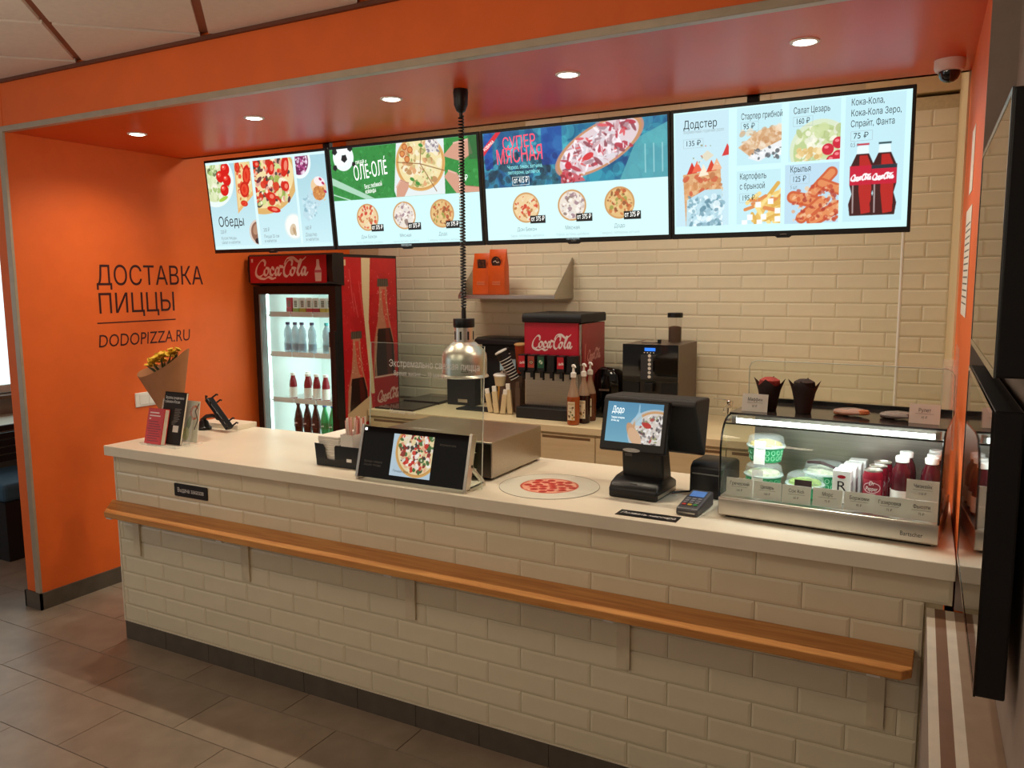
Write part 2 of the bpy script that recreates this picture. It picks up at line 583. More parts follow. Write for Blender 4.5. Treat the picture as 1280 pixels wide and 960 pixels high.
# ------------------------------------------------------------------ setting
def XR(y): return 3.750 - 0.037 * y          # orange pier / kitchen side wall (not quite square to the counter)
def XH(y): return 3.815 - 0.037 * y          # hall side wall, set back behind the pier
PW, PH = 0.2865, 0.087                        # tile pitch
TM = {}
def tile_mesh(w, h, t=0.008, b=0.010):
    k = (round(w, 4), round(h, 4))
    if k in TM:
        return TM[k]
    b = min(b, w * 0.3, h * 0.3)
    w2, h2 = w / 2, h / 2
    v = []
    for dy, ins in ((0, 0), (-t * 0.68, 0), (-t, b)):
        v += [(-w2 + ins, dy, -h2 + ins), (w2 - ins, dy, -h2 + ins), (w2 - ins, dy, h2 - ins), (-w2 + ins, dy, h2 - ins)]
    f = [(8, 9, 10, 11)]
    for o in (0, 4):
        f += [(o + i, o + (i + 1) % 4, o + 4 + (i + 1) % 4, o + 4 + i) for i in range(4)]
    me = bpy.data.meshes.new('tile')
    me.from_pydata(v, [], f)
    me.materials.append(TILE)
    TM[k] = me
    return me
def tile_field(parent, x0, x1, zs, jx, jx2, y, zb, skip=None):
    g = 0.0016
    for k, z in enumerate(zs):
        o = jx if (round((z - zb) / PH) % 2 == 0) else jx2
        xa = o + math.floor((x0 - o) / PW) * PW
        while xa < x1 - 0.006:
            a, b = max(xa, x0), min(xa + PW, x1)
            if b - a > 0.012 and not (skip and skip((a + b) / 2, z)):
                add('tile', tile_mesh(b - a - g, PH - g), None, parent, ((a + b) / 2, y, z + PH / 2))
            xa += PW

# floor
fl = struct(mk('floor', bx(-4.2, 4.2, -5.2, 3.2, -0.08, -0.003), FGROUT))
TW, TD = 0.610, 0.305
fme = mesh_of('tile', [bx(-TW / 2 + 0.0016, TW / 2 - 0.0016, -TD / 2 + 0.0016, TD / 2 - 0.0016, -0.01, 0)], 0.0008, 1)
fme.materials.append(STONE)
for r in range(-8, 6):
    y0 = -0.175 + r * TD
    o = 0.34 if r % 2 else 0.035
    for c in range(-7, 6):
        xa = o + c * TW
        if xa > 3.7 or (y0 > 0.9 and xa > -0.9) or (y0 > 0.0 and xa > 0.0) or (xa < -3.2):
            continue
        add('tile', fme, None, fl, (xa + TW / 2, y0 + TD / 2, 0), (0, 0, math.pi * random.randint(0, 1)))

# left partition
wl = struct(mk('wall_left', bx(-0.876, -0.748, 0.02, 2.95, 0, 3.1), ORANGE))
struct(mk('baseboard_left', [bx(-0.748, -0.736, 0.008, 2.9, 0, 0.096), bx(-0.888, -0.736, 0.008, 0.02, 0, 0.096), bx(-0.888, -0.876, 0.008, 2.9, 0, 0.096)], PLINTH))
struct(mk('trim_1', bx(-0.786, -0.744, 0.010, 0.026, 0.096, 2.623), GREYTRIM, bev=0.002))
# beam over the counter, its grey edge profile and the glossy soffit
struct(mk('wall_front', bx(-0.876, 3.86, 0.022, 0.12, 2.649, 2.95), ORANGE))
struct(mk('trim_2', bx(-0.876, 3.84, 0.012, 0.05, 2.623, 2.651), GREYTRIM, bev=0.002))
struct(mk('soffit', [bx(-0.748, 3.75, 0.05, 1.17, 2.624, 2.66), bx(-0.748, 3.75, 1.14, 1.17, 2.624, 3.1)], SOFFIT))
# back wall: grout bed, tiles one by one
wb = struct(mk('wall_back', bx(-0.9, 3.75, 2.788, 2.92, 0, 3.1), GROUT))
zb = 0.894
tile_field(wb, -0.45, 3.47, [zb + PH * k for k in range(0, 24)], 1.329 - 2 * PW, 1.476 - 2 * PW, 2.788, zb,
           skip=lambda x, z: (2.2 < z < 2.60 and x < 2.9) or (z > 2.75 and x < 1.0))
# tiled return on the right, plain lintel above it, side wall of the kitchen
wr = struct(mk('wall_return', bx(3.417, 3.80, 2.458, 2.79, 0, 2.79), GROUT))
tile_field(wr, 3.424, XR(2.45), [zb + PH * k for k in range(0, 22) if zb + PH * (k + 1) < 2.80], 3.537, 3.537 - PW / 2, 2.458, zb)
struct(mk('lintel', bx(3.2, 3.80, 2.44, 2.79, 2.81, 3.1), BEIGE))
struct(mk('trim_3', tb([(3.424, 2.455, 0), (3.424, 2.455, 2.79)], 0.009, 8), WHITE, smooth=True))
struct(mk('wall_right_kitchen', pr([(XR(1.17), 1.17), (XR(2.8), 2.8), (3.95, 2.8), (3.95, 1.17)], 0, 3.1), BEIGE))
struct(mk('trim_4', pr([(XR(1.19) - 0.006, 1.19), (XR(1.19) - 0.006, 1.15), (3.8, 1.15), (3.8, 1.19)], 0, 2.623), BEIGE))
struct(mk('wall_right_pier', pr([(XR(0.02), 0.02), (XR(1.16), 1.16), (3.95, 1.16), (3.95, 0.02)], 0, 2.95), ORANGE))
wh = struct(mk('wall_right', pr([(XH(0.02), 0.02), (3.96, 0.02), (XH(-5) + 0.15, -5), (XH(-5), -5)], 0, 2.95), HALLWALL))
struct(mk('wall_right_end', bx(3.7480, 3.86, 0.0, 0.0195, 0.876, 2.62), HALLWALL))
# dado ledge along the hall wall with a striped top
led = struct(mk('dado_right', pr([(3.678, -0.012), (XH(-0.012), -0.012), (XH(-4.5), -4.5), (3.678 + 0.037 * 4.49, -4.5)], 0, 0.872), HALLWALL))
def stripe(a, b, mat):
    mk('ledge_strip', pr([(3.678 + a, -0.013), (3.678 + b, -0.013), (3.678 + b + 0.166, -4.5), (3.678 + a + 0.166, -4.5)], 0.872, 0.876), mat, led)
stripe(0.0, 0.021, mt('ledge_white', 'ddd2c2', 0.6))
stripe(0.021, 0.048, mt('ledge_brown', '84604a', 0.6))
stripe(0.048, 0.071, MC['ledge_white'])
stripe(0.071, 0.137, mt('ledge_taupe', 'a08670', 0.6))
# suspended hall ceiling: square panels set diagonally to the counter
ce = struct(mk('ceiling', bx(-4.2, 4.2, -5.2, 0.02, 2.90, 2.98), CEILG))
struct(mk('ceiling_kitchen', bx(-0.9, 3.9, 1.17, 2.95, 3.1, 3.2), BEIGE))
def clip_y(poly, ym):
    out = []
    for i in range(len(poly)):
        a, b = poly[i], poly[(i + 1) % len(poly)]
        if a[1] <= ym:
            out.append(a)
        if (a[1] <= ym) != (b[1] <= ym):
            t = (ym - a[1]) / (b[1] - a[1])
            out.append((a[0] + t * (b[0] - a[0]), ym))
    return out
G = 0.606 * math.sqrt(2)
for i in range(-7, 8):
    for j in range(-3, 10):
        s0, s1 = -0.05 + i * G + 0.026, -0.05 + (i + 1) * G - 0.026     # x + y
        d0, d1 = 0.82 + j * G + 0.026, 0.82 + (j + 1) * G - 0.026       # x - y
        P = [((s + d) / 2, (s - d) / 2) for s, d in ((s0, d0), (s1, d0), (s1, d1), (s0, d1))]
        cx, cy = (s0 + s1 + d0 + d1) / 4, (s0 + s1 - d0 - d1) / 4
        if not (-2.6 < cx < 4.0 and -3.6 < cy < 0.5):
            continue
        P = clip_y(P, 0.018)
        if len(P) > 2:
            mk('panel', pr(P, 2.884, 2.902), CEILP, ce)
struct(mk('trim_5', bx(-0.9, 3.86, 0.006, 0.024, 2.868, 2.886), mt('ceiling_edge_profile', '6d3c28', 0.5)))
# dining corner seen past the partition: far wall with window
wf = struct(mk('wall_far', [bx(-3.2, -3.02, -0.6, 0.3, 0, 2.9), bx(-3.2, -3.02, 0.3, 2.6, 0, 0.94), bx(-3.2, -3.02, 0.3, 2.6, 2.45, 2.9), bx(-3.2, -3.02, 2.2, 2.6, 0.94, 2.45)], HALLWALL))
w1 = struct(mk('window_1', [bx(-3.12, -3.04, 0.3, 0.36, 0.96, 2.45), bx(-3.12, -3.04, 2.14, 2.2, 0.96, 2.45), bx(-3.12, -3.04, 0.3, 2.2, 0.96, 1.02), bx(-3.12, -3.04, 0.3, 2.2, 2.39, 2.45)], WHITE))
mk('pane', bx(-3.10, -3.094, 0.36, 2.14, 1.02, 2.39), mt('overcast_daylight', 'cfe9ee', 0.6, emit=1.6, var=0.01), w1)
mk('sill', bx(-3.1, -2.9, 0.25, 2.25, 0.925, 0.95), mt('sill_wood', '6e5240', 0.5), w1)
struct(mk('wall_dining', bx(-3.2, -0.87, 2.5, 2.6, 0, 2.9), HALLWALL))
tbl = root('dining_table', 'white-topped table under the far window at the left edge', 'table', (-2.7, 1.2, 0))
mk('tabletop', bx(-0.3, 0.35, -0.6, 0.6, 0.76, 0.79), WORKTOP, tbl, bev=0.004)
mk('leg', [bx(-0.04, 0.04, -0.04, 0.04, 0.03, 0.76), bx(-0.25, 0.25, -0.25, 0.25, 0, 0.03)], BLACK, tbl)
bn = root('bench_seat', 'dark bench with blue cushion behind the orange partition', 'bench', (-2.0, 0.95, 0))
mk('base', bx(-0.28, 0.28, -0.55, 0.7, 0, 0.40), BLACKM, bn)
mk('cushion', bx(-0.29, 0.29, -0.56, 0.71, 0.40, 0.52), mt('blue_upholstery', '33566e', 0.7), bn, bev=0.03, seg=3)
for k in range(5):
    mk('back_slat', bx(-0.30, -0.275, -0.55, 0.7, 0.56 + 0.055 * k, 0.60 + 0.055 * k), BLACKM, bn)
for q in (-0.56, 0.65):
    mk('back_post', bx(-0.31, -0.26, q, q + 0.06, 0.4, 0.84), BLACKM, bn)

# ------------------------------------------------------------------ counter
ct = root('service_counter', 'long service counter faced with rows of brick-shaped cream tiles', 'counter')
mk('carcass', bx(0.004, 3.72, 0.010, 0.66, 0.09, 0.974), GROUT, ct)
tile_field(ct, 0.006, 3.672, [0.101 + PH * k for k in range(0, 9)], 0.177, 0.177 - PW / 2, 0.010, 0.101)
tile_field(ct, 0.006, 3.744, [0.101 + PH * 9], 0.177, 0.177 - PW / 2, 0.010, 0.101)
mk('plinth', bx(0.004, 3.66, 0.004, 0.6, 0, 0.096), PLINTH, ct)
for k in range(12):
    mk('plinth_tile', bx(0.006 + 0.305 * k, 0.308 + 0.305 * k, 0.001, 0.004, 0, 0.094), PLINTH, ct)
mk('edge_profile', [bx(0.004, 3.67, 0.001, 0.012, 0.0955, 0.1005), bx(-0.002, 0.008, 0.001, 0.012, 0.096, 0.974)], mt('cream_profile', 'e6dcc8', 0.4), ct)
wt = tag(mk('counter_worktop', pr([(-0.008, -0.045), (3.747, -0.045), (XR(0.69) - 0.001, 0.69), (-0.008, 0.69)], 0.975, 1.025), WORKTOP, bev=0.003), 'thick off-white worktop running along the tiled counter', 'worktop')
rb = tag(mk('raised_board', bx(-0.02, 0.28, 0.56, 0.70, 1.0255, 1.052), WORKTOP, bev=0.002), 'small off-white board lying on the back left end of the counter', 'board')
ra = root('wooden_rail', 'oak bag ledge running along the tiled counter front', 'ledge')
mk('board', pr([(-0.03, 0.0), (0.14, -0.168), (3.628, -0.168), (3.653, -0.140), (3.653, 0.0)], 0.708, 0.736), OAK, ra, bev=0.002, seg=1)
CREAM = mt('cream_bracket', 'dacdb2', 0.45)
for X in (0.145, 0.90, 1.825, 2.74, 3.555):
    b = mk('bracket', [bx(X - 0.024, X + 0.024, -0.007, 0.0005, 0.467, 0.708), bx(X - 0.012, X + 0.012, -0.135, -0.007, 0.696, 0.7075), bx(X + 0.0235, X + 0.0245, -0.008, 0.0005, 0.467, 0.70)], CREAM, ra)
    mk('end_cap', bx(X - 0.018, X + 0.018, -0.150, -0.128, 0.694, 0.7078), WHITE, b)
sg = root('pickup_sign', 'small black plate lettered in white on the counter tiles at left', 'sign', (0.56, -0.0005, 0.846))
mk('plate', pr(rrect(-0.112, 0.112, -0.031, 0.031, 0.004), -0.004, 0.0005, 'y'), BLACK, sg)
text('lettering', 'Выдача заказов', 0.030, WINK, sg, (0, -0.0046, -0.009), align='CENTER', off=-0.0003, wx=0.78)
st = root('call_sign', 'black strip lettered in white stuck flat on the worktop by the till', 'sign', (2.815, 0.022, 1.0252))
mk('plate', bx(-0.108, 0.108, -0.034, 0.034, 0, 0.0012), BLACK, st)
text('lettering', 'Позвать кассира', 0.030, WINK, st, (0, -0.009, 0.0017), rot=(0, 0, 0), align='CENTER', shear=0.2, off=-0.0003, wx=0.8)
# ------------------------------------------------------------------ downlights
LAMPE = mt('lamp_glow', 'fff4de', 0.5, emit=14.0, var=0.0)
for i, (X, lab) in enumerate(((-0.207, 'leftmost recessed downlight in the soffit, nearest the orange partition'), (0.654, 'second recessed downlight from the orange partition in the soffit'),
                   (1.481, 'middle one of the five recessed downlights in the soffit'), (2.33, 'fourth recessed downlight from the orange partition in the soffit'),
                   (3.208, 'rightmost recessed downlight in the soffit, nearest the dome camera'))):
    d = root('downlight', lab, 'ceiling light', (X, 0.415, 2.624), group='downlights in the soffit')
    mk('ring', rev([(0.037, -0.002), (0.039, -0.005), (0.048, -0.004), (0.050, 0.0)], 24), WHITE, d, smooth=True)
    mk('lamp', rev([(1e-5, -0.008), (0.030, -0.006), (0.037, -0.001)], 20), LAMPE, d)
    sp = light('downlight_beam', 'SPOT', (0, 0, -0.012), 31, (1.0, 0.87, 0.66), spot_size=math.radians(150), spot_blend=0.9, shadow_soft_size=0.03)
    sp.parent = d

# ------------------------------------------------------------------ menu screens
SW, SH = 0.972, 0.536
LITW = mt('lit_white', 'f4ffff', 0.5, emit=1.0, var=0.0)
LITK = mt('lit_black', '10161a', 0.5, emit=0.6, var=0.0)
LITG = mt('lit_grey', '6d8088', 0.5, emit=0.9, var=0.0)
LITL = mt('lit_pale_grey', '93a9b0', 0.5, emit=0.9, var=0.0)
LITP = mt('lit_pink', 'f0506a', 0.5, emit=1.0, var=0.0)
def menu_screen(label, X, cv):
    r = root('menu_screen', label, 'screen', (X, 1.147, 2.302), group='menu screens over the counter')
    r.rotation_euler = (0.095, 0, 0)
    mk('housing', bx(-0.4995, 0.4995, -0.014, 0.012, -0.2875, 0.2875), BLACK, r, bev=0.003)
    mk('back_box', bx(-0.36, 0.36, 0.012, 0.05, -0.2, 0.16), BLACKM, r, bev=0.01)
    mk('logo_lip', pr([(-0.035, -0.2875), (0.035, -0.2875), (0.025, -0.2945), (-0.025, -0.2945)], -0.014, 0.0, 'y'), BLACK, r)
    mk('maker_mark', bx(-0.014, 0.014, -0.0146, -0.0138, -0.281, -0.277), GREYINK, r)
    p = pic('picture', cv, SW, SH, r, (0, -0.0150, 0.004), emit=1.0)
    return r
def put(r, s, u, v, size, mat, align='LEFT', off=0.0, wx=0.66, rot=0.0, shear=0.0, lsp=1.0, name='caption', fit=None):
    return text(name, s, size, mat, r, ((u - 0.5) * SW, -0.0158, 0.004 + (0.5 - v) * SH), rot=(math.pi / 2, -rot, 0), align=align, off=off, wx=wx, shear=shear, lsp=lsp, fit=fit and fit * SW)
def frame(r, u0, v0, u1, v1, mat, t=0.0012):
    x0, x1, z0, z1 = (u0 - 0.5) * SW, (u1 - 0.5) * SW, 0.004 + (0.5 - v1) * SH, 0.004 + (0.5 - v0) * SH
    y0, y1 = -0.0158, -0.0152
    mk('price_frame', [bx(x0, x1, y0, y1, z0, z0 + t), bx(x0, x1, y0, y1, z1 - t, z1), bx(x0, x0 + t, y0, y1, z0, z1), bx(x1 - t, x1, y0, y1, z0, z1)], mat, r)['kind'] = 'stuff'
N, M = 330, 182
TOP = ['c8321f', 'd9482c', 'e8cf92', 'f1e3b4', '8c9a3a', '6d3a2a', 'b8542e', 'e9b9a0']
# 1: lunches
c = Cv(N, M, 'c4e8ee', 1.5)
for x0, x1, col in ((0, 130, 'a8cfda'), (137, 246, 'b4dbe4'), (252, 330, '9fcbd7')):
    for k in range(M):
        c.rect(x0, k, x1, k + 1, np.array(hx(col)) * (1 - k / M) + hx('c6e9ef') * (k / M))
c.rect(0, 0, N, 5, 'd3f2f6')
c.setclip('rect', 0, 5, 129, 175)
c.ell(20, 36, 58, 56, 'e4f2ee'); c.ell(18, 33, 50, 48, 'cfdcae')
c.speckle(-10, 5, 60, 75, ['dfe8c0', 'a9c47e', 'e9efd8', '8fb35c', 'f0eedd', '4c5a3a'], 90, 2, 8, 0.7)
for x, y, q in ((40, 30, 12), (56, 16, 13), (58, 38, 12), (48, 58, 12)):
    c.ell(x, y, q, q, 'd01d1a'); c.ell(x - 3, y - 4, q * 0.5, q * 0.4, 'ee5a44', 0, 0.8); c.ell(x - 4, y - 5, 2, 1.6, 'ffd9d0')
c.ell(42, 76, 14, 4, 'a4c94e', -0.3)
c.poly([(84, 4), (128, 2), (132, 70), (80, 108)], 'e2b676'); c.poly([(88, 2), (128, 2), (128, 64), (83, 98)], 'e9cf95')
c.speckle(90, 4, 126, 84, ['d9462a', 'e9c877', 'c7d28a', 'f0e0b0', 'b9632f'], 60, 2, 5, 0.8)
for x, y, a, b in ((92, 14, 7, 11), (116, 32, 11, 20), (106, 60, 13, 16), (101, 88, 10, 6)):
    c.ell(x, y, a, b, 'c6281c', 0.2); c.ell(x, y, a * 0.7, b * 0.7, 'e24a30', 0.2); c.ell(x - 1, y, a * 0.3, b * 0.4, 'd4301f')
c.ell(132, 148, 26, 26, 'd6c7ba'); c.ell(132, 148, 21, 22, '8a6450'); c.ell(126, 142, 8, 12, 'b08a70', 0.5); c.ell(128, 166, 8, 6, '2a2226')
c.setclip('rect', 137, 5, 245, 175)
c.ell(165, 46, 90, 66, 'd7ae6a', -0.15); c.ell(163, 40, 82, 60, 'ead6a0', -0.15)
c.speckle(137, 4, 230, 92, ['d23420', 'c4291b', 'e8d5a5', 'e6b39a', '9db557', 'd99a8a', '5d2d35', 'f2ead0', '3f3a36', 'e85a3a', 'c9d68a'], 190, 3, 10, 0.9)
for x, y, a, b in ((186, 22, 9, 14), (224, 20, 10, 20), (178, 78, 13, 9), (182, 104, 18, 6), (146, 12, 9, 7), (220, 60, 10, 10)):
    c.ell(x, y, a, b, 'cf2417', 0.2); c.ell(x + 2, y, a * 0.45, b * 0.5, 'e7836a', 0.2)
c.ell(232, 140, 26, 26, 'd9eaea'); c.ell(232, 140, 22, 23, 'f0f4ee'); c.ell(228, 146, 8, 12, 'cbb28e', 0.4, 0.8); c.ell(232, 150, 4, 9, 'a98a62', -0.3, 0.7)
c.setclip('rect', 252, 5, 330, 175)
c.ell(262, 16, 30, 32, 'e8f2f2'); c.ell(261, 14, 25, 27, '7b2a5a')
c.speckle(250, 0, 282, 38, ['a33f7c', 'd7b9d0', '5b1f49', 'c468a0', 'eee2ee'], 50, 1.5, 4)
c.poly([(258, 118), (286, 60), (316, 48), (326, 80), (298, 108), (272, 132)], 'b8d8e2')
c.speckle(262, 78, 296, 124, ['d9eef3', '9cc3d0', 'c7e2ea', '86b0be'], 40, 2, 6, 0.7)
c.ell(306, 66, 20, 17, 'e6c79c', 0.5); c.ell(306, 78, 16, 14, 'c98448'); c.speckle(294, 66, 320, 92, ['d99a52', 'b8703a', 'e3b272'], 30, 1.5, 3); c.ell(309, 56, 14, 9, 'f0e6e6', 0.3)
for x, y in ((312, 52), (318, 60), (322, 76)):
    c.ell(x, y, 4, 2.5, 'b92f56', 0.6)
c.setclip()
c.rect(130, 0, 137, M, 'd6f3f7'); c.rect(246, 0, 252, M, 'd6f3f7'); c.rect(0, 174, N, M, 'cdeff4')
s1 = menu_screen('leftmost menu screen with lunch sets, pizza slice and tomatoes', 0.0, c)
put(s1, 'Обеды', 0.055, 0.735, 0.086, LITK, off=-0.001, fit=0.225, name='heading')
for u, t1, t2 in ((0.065, '220 ₽', 'Кусок пиццы,\nсалат и напиток'), (0.445, '330 ₽', 'Пицца 25 см\nи напиток'), (0.79, '160 ₽', 'Додстер\nи напиток')):
    put(s1, t1, u, 0.815, 0.032, LITG)
    put(s1, t2, u, 0.885, 0.027, LITG, wx=0.78)
# 2: pitch banner with three pizzas below
def three(c, base):
    for x, cols, ch in ((78, ['c9402c', 'd65a3c', 'e9cfa0', 'b8743e', 'e6dcc0'], 'e6c99a'), (164, ['f2ece4', 'dcd5cf', 'a0838a', 'cdb7ae', '8f7a70'], 'e6dccf'), (248, ['c97a45', 'b85a34', 'e3c288', '8f5a34', '9a9a4a'], 'dcb87c')):
        c.pizza(x, base, 26, 25.5, cols, 70, big=0.16, cheese=ch, crust='c99d6c')
        c.rect(x + 7, base + 14, x + 36, base + 27, '0c1014')
def tags(r, base):
    for x, a, b in ((78, 'Дон Бекон', 'Бекон, пепперони, цыплёнок'), (164, 'Мясная', 'Чоризо, ветчина, цыплёнок,\nпепперони'), (248, 'Додо', 'Говядина, пепперони, ветчина')):
        put(r, 'от 375 ₽', (x + 9) / N, (base + 23.5) / M, 0.032, LITW, fit=25.0 / N, name='price')
        put(r, a, x / N, (base + 40) / M, 0.027, LITG, 'CENTER', wx=0.8)
        put(r, b, x / N, (base + 50) / M, 0.020, LITL, 'CENTER', wx=0.68)
c = Cv(N, M, 'cdf5f7', 1.5)
c.setclip('rect', 0, 0, N, 96)
c.rect(0, 0, N, 96, '2f8a3f')
c.speckle(0, 0, N, 96, ['2a7f38', '389a48', '237030', '46a656'], 500, 1, 4, 0.6)
c.poly([(0, 52), (100, 96), (78, 96), (0, 66)], 'bfe0cf', 0.85); c.line([(0, 84), (40, 96)], 2, 'bfe0cf')
c.ell(32, 16, 25, 25, 'e9f4f4'); c.ell(28, 12, 20, 20, 'f7ffff', 0, 0.7)
for x, y, q in ((34, 18, 8), (12, 4, 7), (50, 0, 7), (10, 34, 6), (56, 30, 5)):
    c.poly([(x + q * math.cos(1.2566 * k + 0.3), y + q * math.sin(1.2566 * k + 0.3)) for k in range(5)], '171a1c')
c.poly([(158, 0), (262, 0), (258, 96), (150, 96), (146, 84)], 'dfe8e8')
c.pizza(208, 38, 54, 50, ['e3d8a0', 'eadfb0', 'c9b47a', 'd9a070', '8a9a52', 'efe6c8', 'b98a5a'], 120, crust='d9a964', cheese='ead9a2', big=0.14)
for x, y in ((170, 20), (180, 30), (188, 14), (176, 8)):
    c.ell(x, y, 6, 6, 'b5602f'); c.ell(x, y, 4, 4, 'd98f50')
c.ell(236, 10, 15, 12, 'dfd9d2'); c.speckle(224, 0, 250, 22, ['a9a3a8', 'efe9e6', '857a86'], 30, 1, 4)
c.line([(158, 34), (208, 40), (262, 56)], 1.5, '8a5a30'); c.line([(214, 0), (208, 40), (240, 90)], 1.5, '8a5a30')
for x, y in ((188, 66), (200, 74), (212, 8)):
    c.ell(x, y, 5, 3, '3f8a3a', 0.4)
for hpts in ([(150, 96), (152, 78), (162, 66), (172, 70), (180, 72), (178, 82), (168, 96)], [(258, 30), (282, 10), (312, 6), (318, 30), (296, 42), (276, 36)], [(258, 66), (268, 56), (284, 62), (300, 84), (330, 88), (330, 96), (282, 96)]):
    c.poly(hpts, 'cf9a82')
    c.line(hpts[1:4], 3, 'e0b3a0'); c.line(hpts[2:5], 1.2, 'a8705c')
c.rect(312, 0, N, 40, '2a5a34', 0.7)
c.setclip()
three(c, 130)
s2 = menu_screen('menu screen with football pitch banner, second from the orange partition', 1.01, c)
put(s2, 'ОЛÉ-ОЛÉ', 0.165, 0.335, 0.112, LITW, off=0.003, fit=0.24, rot=0.10, shear=0.08, name='heading')
put(s2, 'пицца', 0.185, 0.17, 0.032, LITW, rot=0.10)
put(s2, 'Вкус любимой\nкоманды', 0.235, 0.425, 0.034, LITW, off=0.0006, fit=0.125, rot=0.10, lsp=0.8)
put(s2, '75 ₽', 0.875, 0.42, 0.044, LITW)
tags(s2, 130)
# 3: night-blue banner
c = Cv(N, M, 'd2f7f8', 1.5)
c.setclip('rect', 0, 0, N, 92)
c.rect(0, 0, N, 92, '1f6f92')
c.speckle(0, 0, N, 92, ['1a4f86', '2f9ab0', '14466e', '3fb2c0', '1b3a70', '57c3cc'], 260, 4, 18, 0.35)
c.speckle(0, 40, 150, 92, ['10283c', '1c3a4a', '2a5a68'], 120, 2, 9, 0.6)
c.rect(112, 0, 150, 60, '1430a0', 0.5); c.rect(2, 0, 18, 60, '1538b0', 0.5)
c.speckle(40, 20, 110, 60, ['8fe3ea', '5fd0da'], 40, 2, 6, 0.35)
c.poly([(280, 30), (330, 10), (330, 92), (250, 92)], '5aaeb4', 0.8)
for x in (292, 306, 320):
    c.rect(x, 40, x + 2, 84, 'b5e2e2', 0.6)
c.pizza(214, 38, 84, 34, ['d8d2d8', 'efe6ea', 'b23a4a', 'c9a6ac', 'd95a60', 'a88a92', 'f4eef2', '8f4a55'], 170, ang=-0.42, crust='b98a7a', cheese='dccbd0', big=0.13)
c.poly([(146, 84), (152, 70), (184, 82), (190, 90), (146, 92)], 'c4606a'); c.speckle(146, 74, 188, 90, ['e9d8dc', 'c23a4a', '8d3038'], 30, 1.5, 4)
c.ell(196, 52, 10, 5, 'd23a40', -0.4); c.ell(160, 64, 6, 6, 'c93040')
c.poly([(0, 24), (26, 0), (36, 0), (0, 38)], 'd3283a')
c.setclip()
three(c, 128)
s3 = menu_screen('menu screen with blue meat-pizza banner, third from the orange partition', 2.02, c)
put(s3, 'СУПЕР', 0.115, 0.165, 0.082, LITP, off=0.002, fit=0.19, rot=0.04, name='heading')
put(s3, 'МЯСНАЯ', 0.075, 0.295, 0.100, LITP, off=0.002, fit=0.265, rot=0.04, name='heading')
put(s3, 'Чоризо, бекон, ветчина,\nпепперони, цыплёнок', 0.14, 0.345, 0.026, mt('lit_cyan', '8ae0e6', 0.5, emit=1.0, var=0.0))
put(s3, 'от 415 ₽', 0.172, 0.475, 0.038, LITW, fit=0.082)
frame(s3, 0.165, 0.42, 0.262, 0.495, LITW)
put(s3, 'НОВИНКА', 0.008, 0.165, 0.022, LITW, rot=0.62)
tags(s3, 128)
# 4: snacks and drinks
c = Cv(N, M, 'cdf6f7', 1.5)
for x0, y0, x1, y1 in ((2, 2, 84, 170), (96, 2, 160, 84), (96, 92, 160, 170), (170, 2, 240, 84), (166, 88, 240, 172), (246, 2, 322, 172)):
    c.rect(x0, y0, x1, y1, 'c0e6ee')
c.rect(166, 88, 240, 172, 'b9d9ea'); c.rect(246, 2, 322, 172, 'bfe6ef')
c.rect(2, 2, 84, 170, 'c2e3ee')
c.setclip('rect', 2, 2, 84, 170)
c.poly([(14, 92), (72, 86), (74, 172), (18, 172)], 'd6a373')
c.speckle(16, 94, 72, 130, ['c98b58', 'e3bb8c', 'b8744a', 'd79a66', 'c95a3c'], 80, 2, 6, 0.8)
c.poly([(20, 130), (48, 116), (74, 116), (76, 172), (18, 172)], 'b9dbe6')
c.speckle(22, 126, 74, 170, ['dff2f7', '7fa9b8', 'a7cbd8', 'eefafc', '5f8a9c'], 120, 1.5, 6, 0.75)
for x, y, col in ((28, 84, 'c93026'), (36, 82, 'e8674a'), (46, 88, 'f0e4cc'), (58, 82, 'd0432c'), (66, 80, 'e9b08a'), (82, 60, 'd03a3a')):
    c.poly([(x - 8, y + 8), (x, y - 10), (x + 8, y + 6)], col)
c.poly([(42, 66), (52, 58), (62, 66), (50, 74)], 'dcd6c0'); c.speckle(20, 50, 70, 80, ['8f8f6a', 'c96a5a', 'e6e2cc'], 12, 0.8, 2)
c.setclip('rect', 96, 2, 160, 84)
c.poly([(98, 58), (128, 36), (164, 30), (164, 62), (120, 76)], 'd9b894'); c.speckle(104, 34, 162, 66, ['c99a6c', 'e9d2b4', 'bd8658', 'efe3d0'], 70, 2, 7, 0.6)
c.poly([(112, 74), (126, 66), (164, 50), (164, 62), (128, 80)], 'e6eaec'); c.speckle(118, 60, 162, 76, ['8a8f94', 'f4f6f6', '5f656a'], 30, 1, 4)
c.setclip('rect', 96, 92, 160, 170)
for _ in range(46):
    x, y, a = random.uniform(108, 160), random.uniform(128, 168), random.uniform(-1.3, 1.3)
    c.line([(x, y), (x + 22 * math.cos(a), y + 22 * math.sin(a))], random.uniform(4, 6), random.choice(['e9c876', 'd9ac54', 'f0d88e', 'd98a50', 'e2ba64']))
for x, y in ((128, 142), (146, 138), (116, 160), (136, 160), (156, 152), (130, 168), (108, 168), (156, 164)):
    c.rect(x - 4, y - 4, x + 4, y + 4, 'f6f8f2')
c.setclip('rect', 170, 2, 240, 84)
c.ell(214, 70, 42, 42, 'd4e2c4'); c.ell(214, 72, 37, 37, 'b9cc90')
c.speckle(182, 40, 246, 90, ['e9ecd6', 'c9d8a0', 'f4f2e4', 'dfe2cf', 'aebf80'], 90, 2, 8, 0.8)
c.speckle(182, 68, 214, 88, ['e2c588', 'd4b06c', 'f0ddb0'], 26, 3, 5)
for x, y in ((224, 70), (238, 62), (238, 80), (230, 86)):
    c.ell(x, y, 8, 8, 'c9233a'); c.ell(x - 2, y - 3, 3, 2, 'f0808a')
c.setclip('rect', 166, 88, 240, 172)
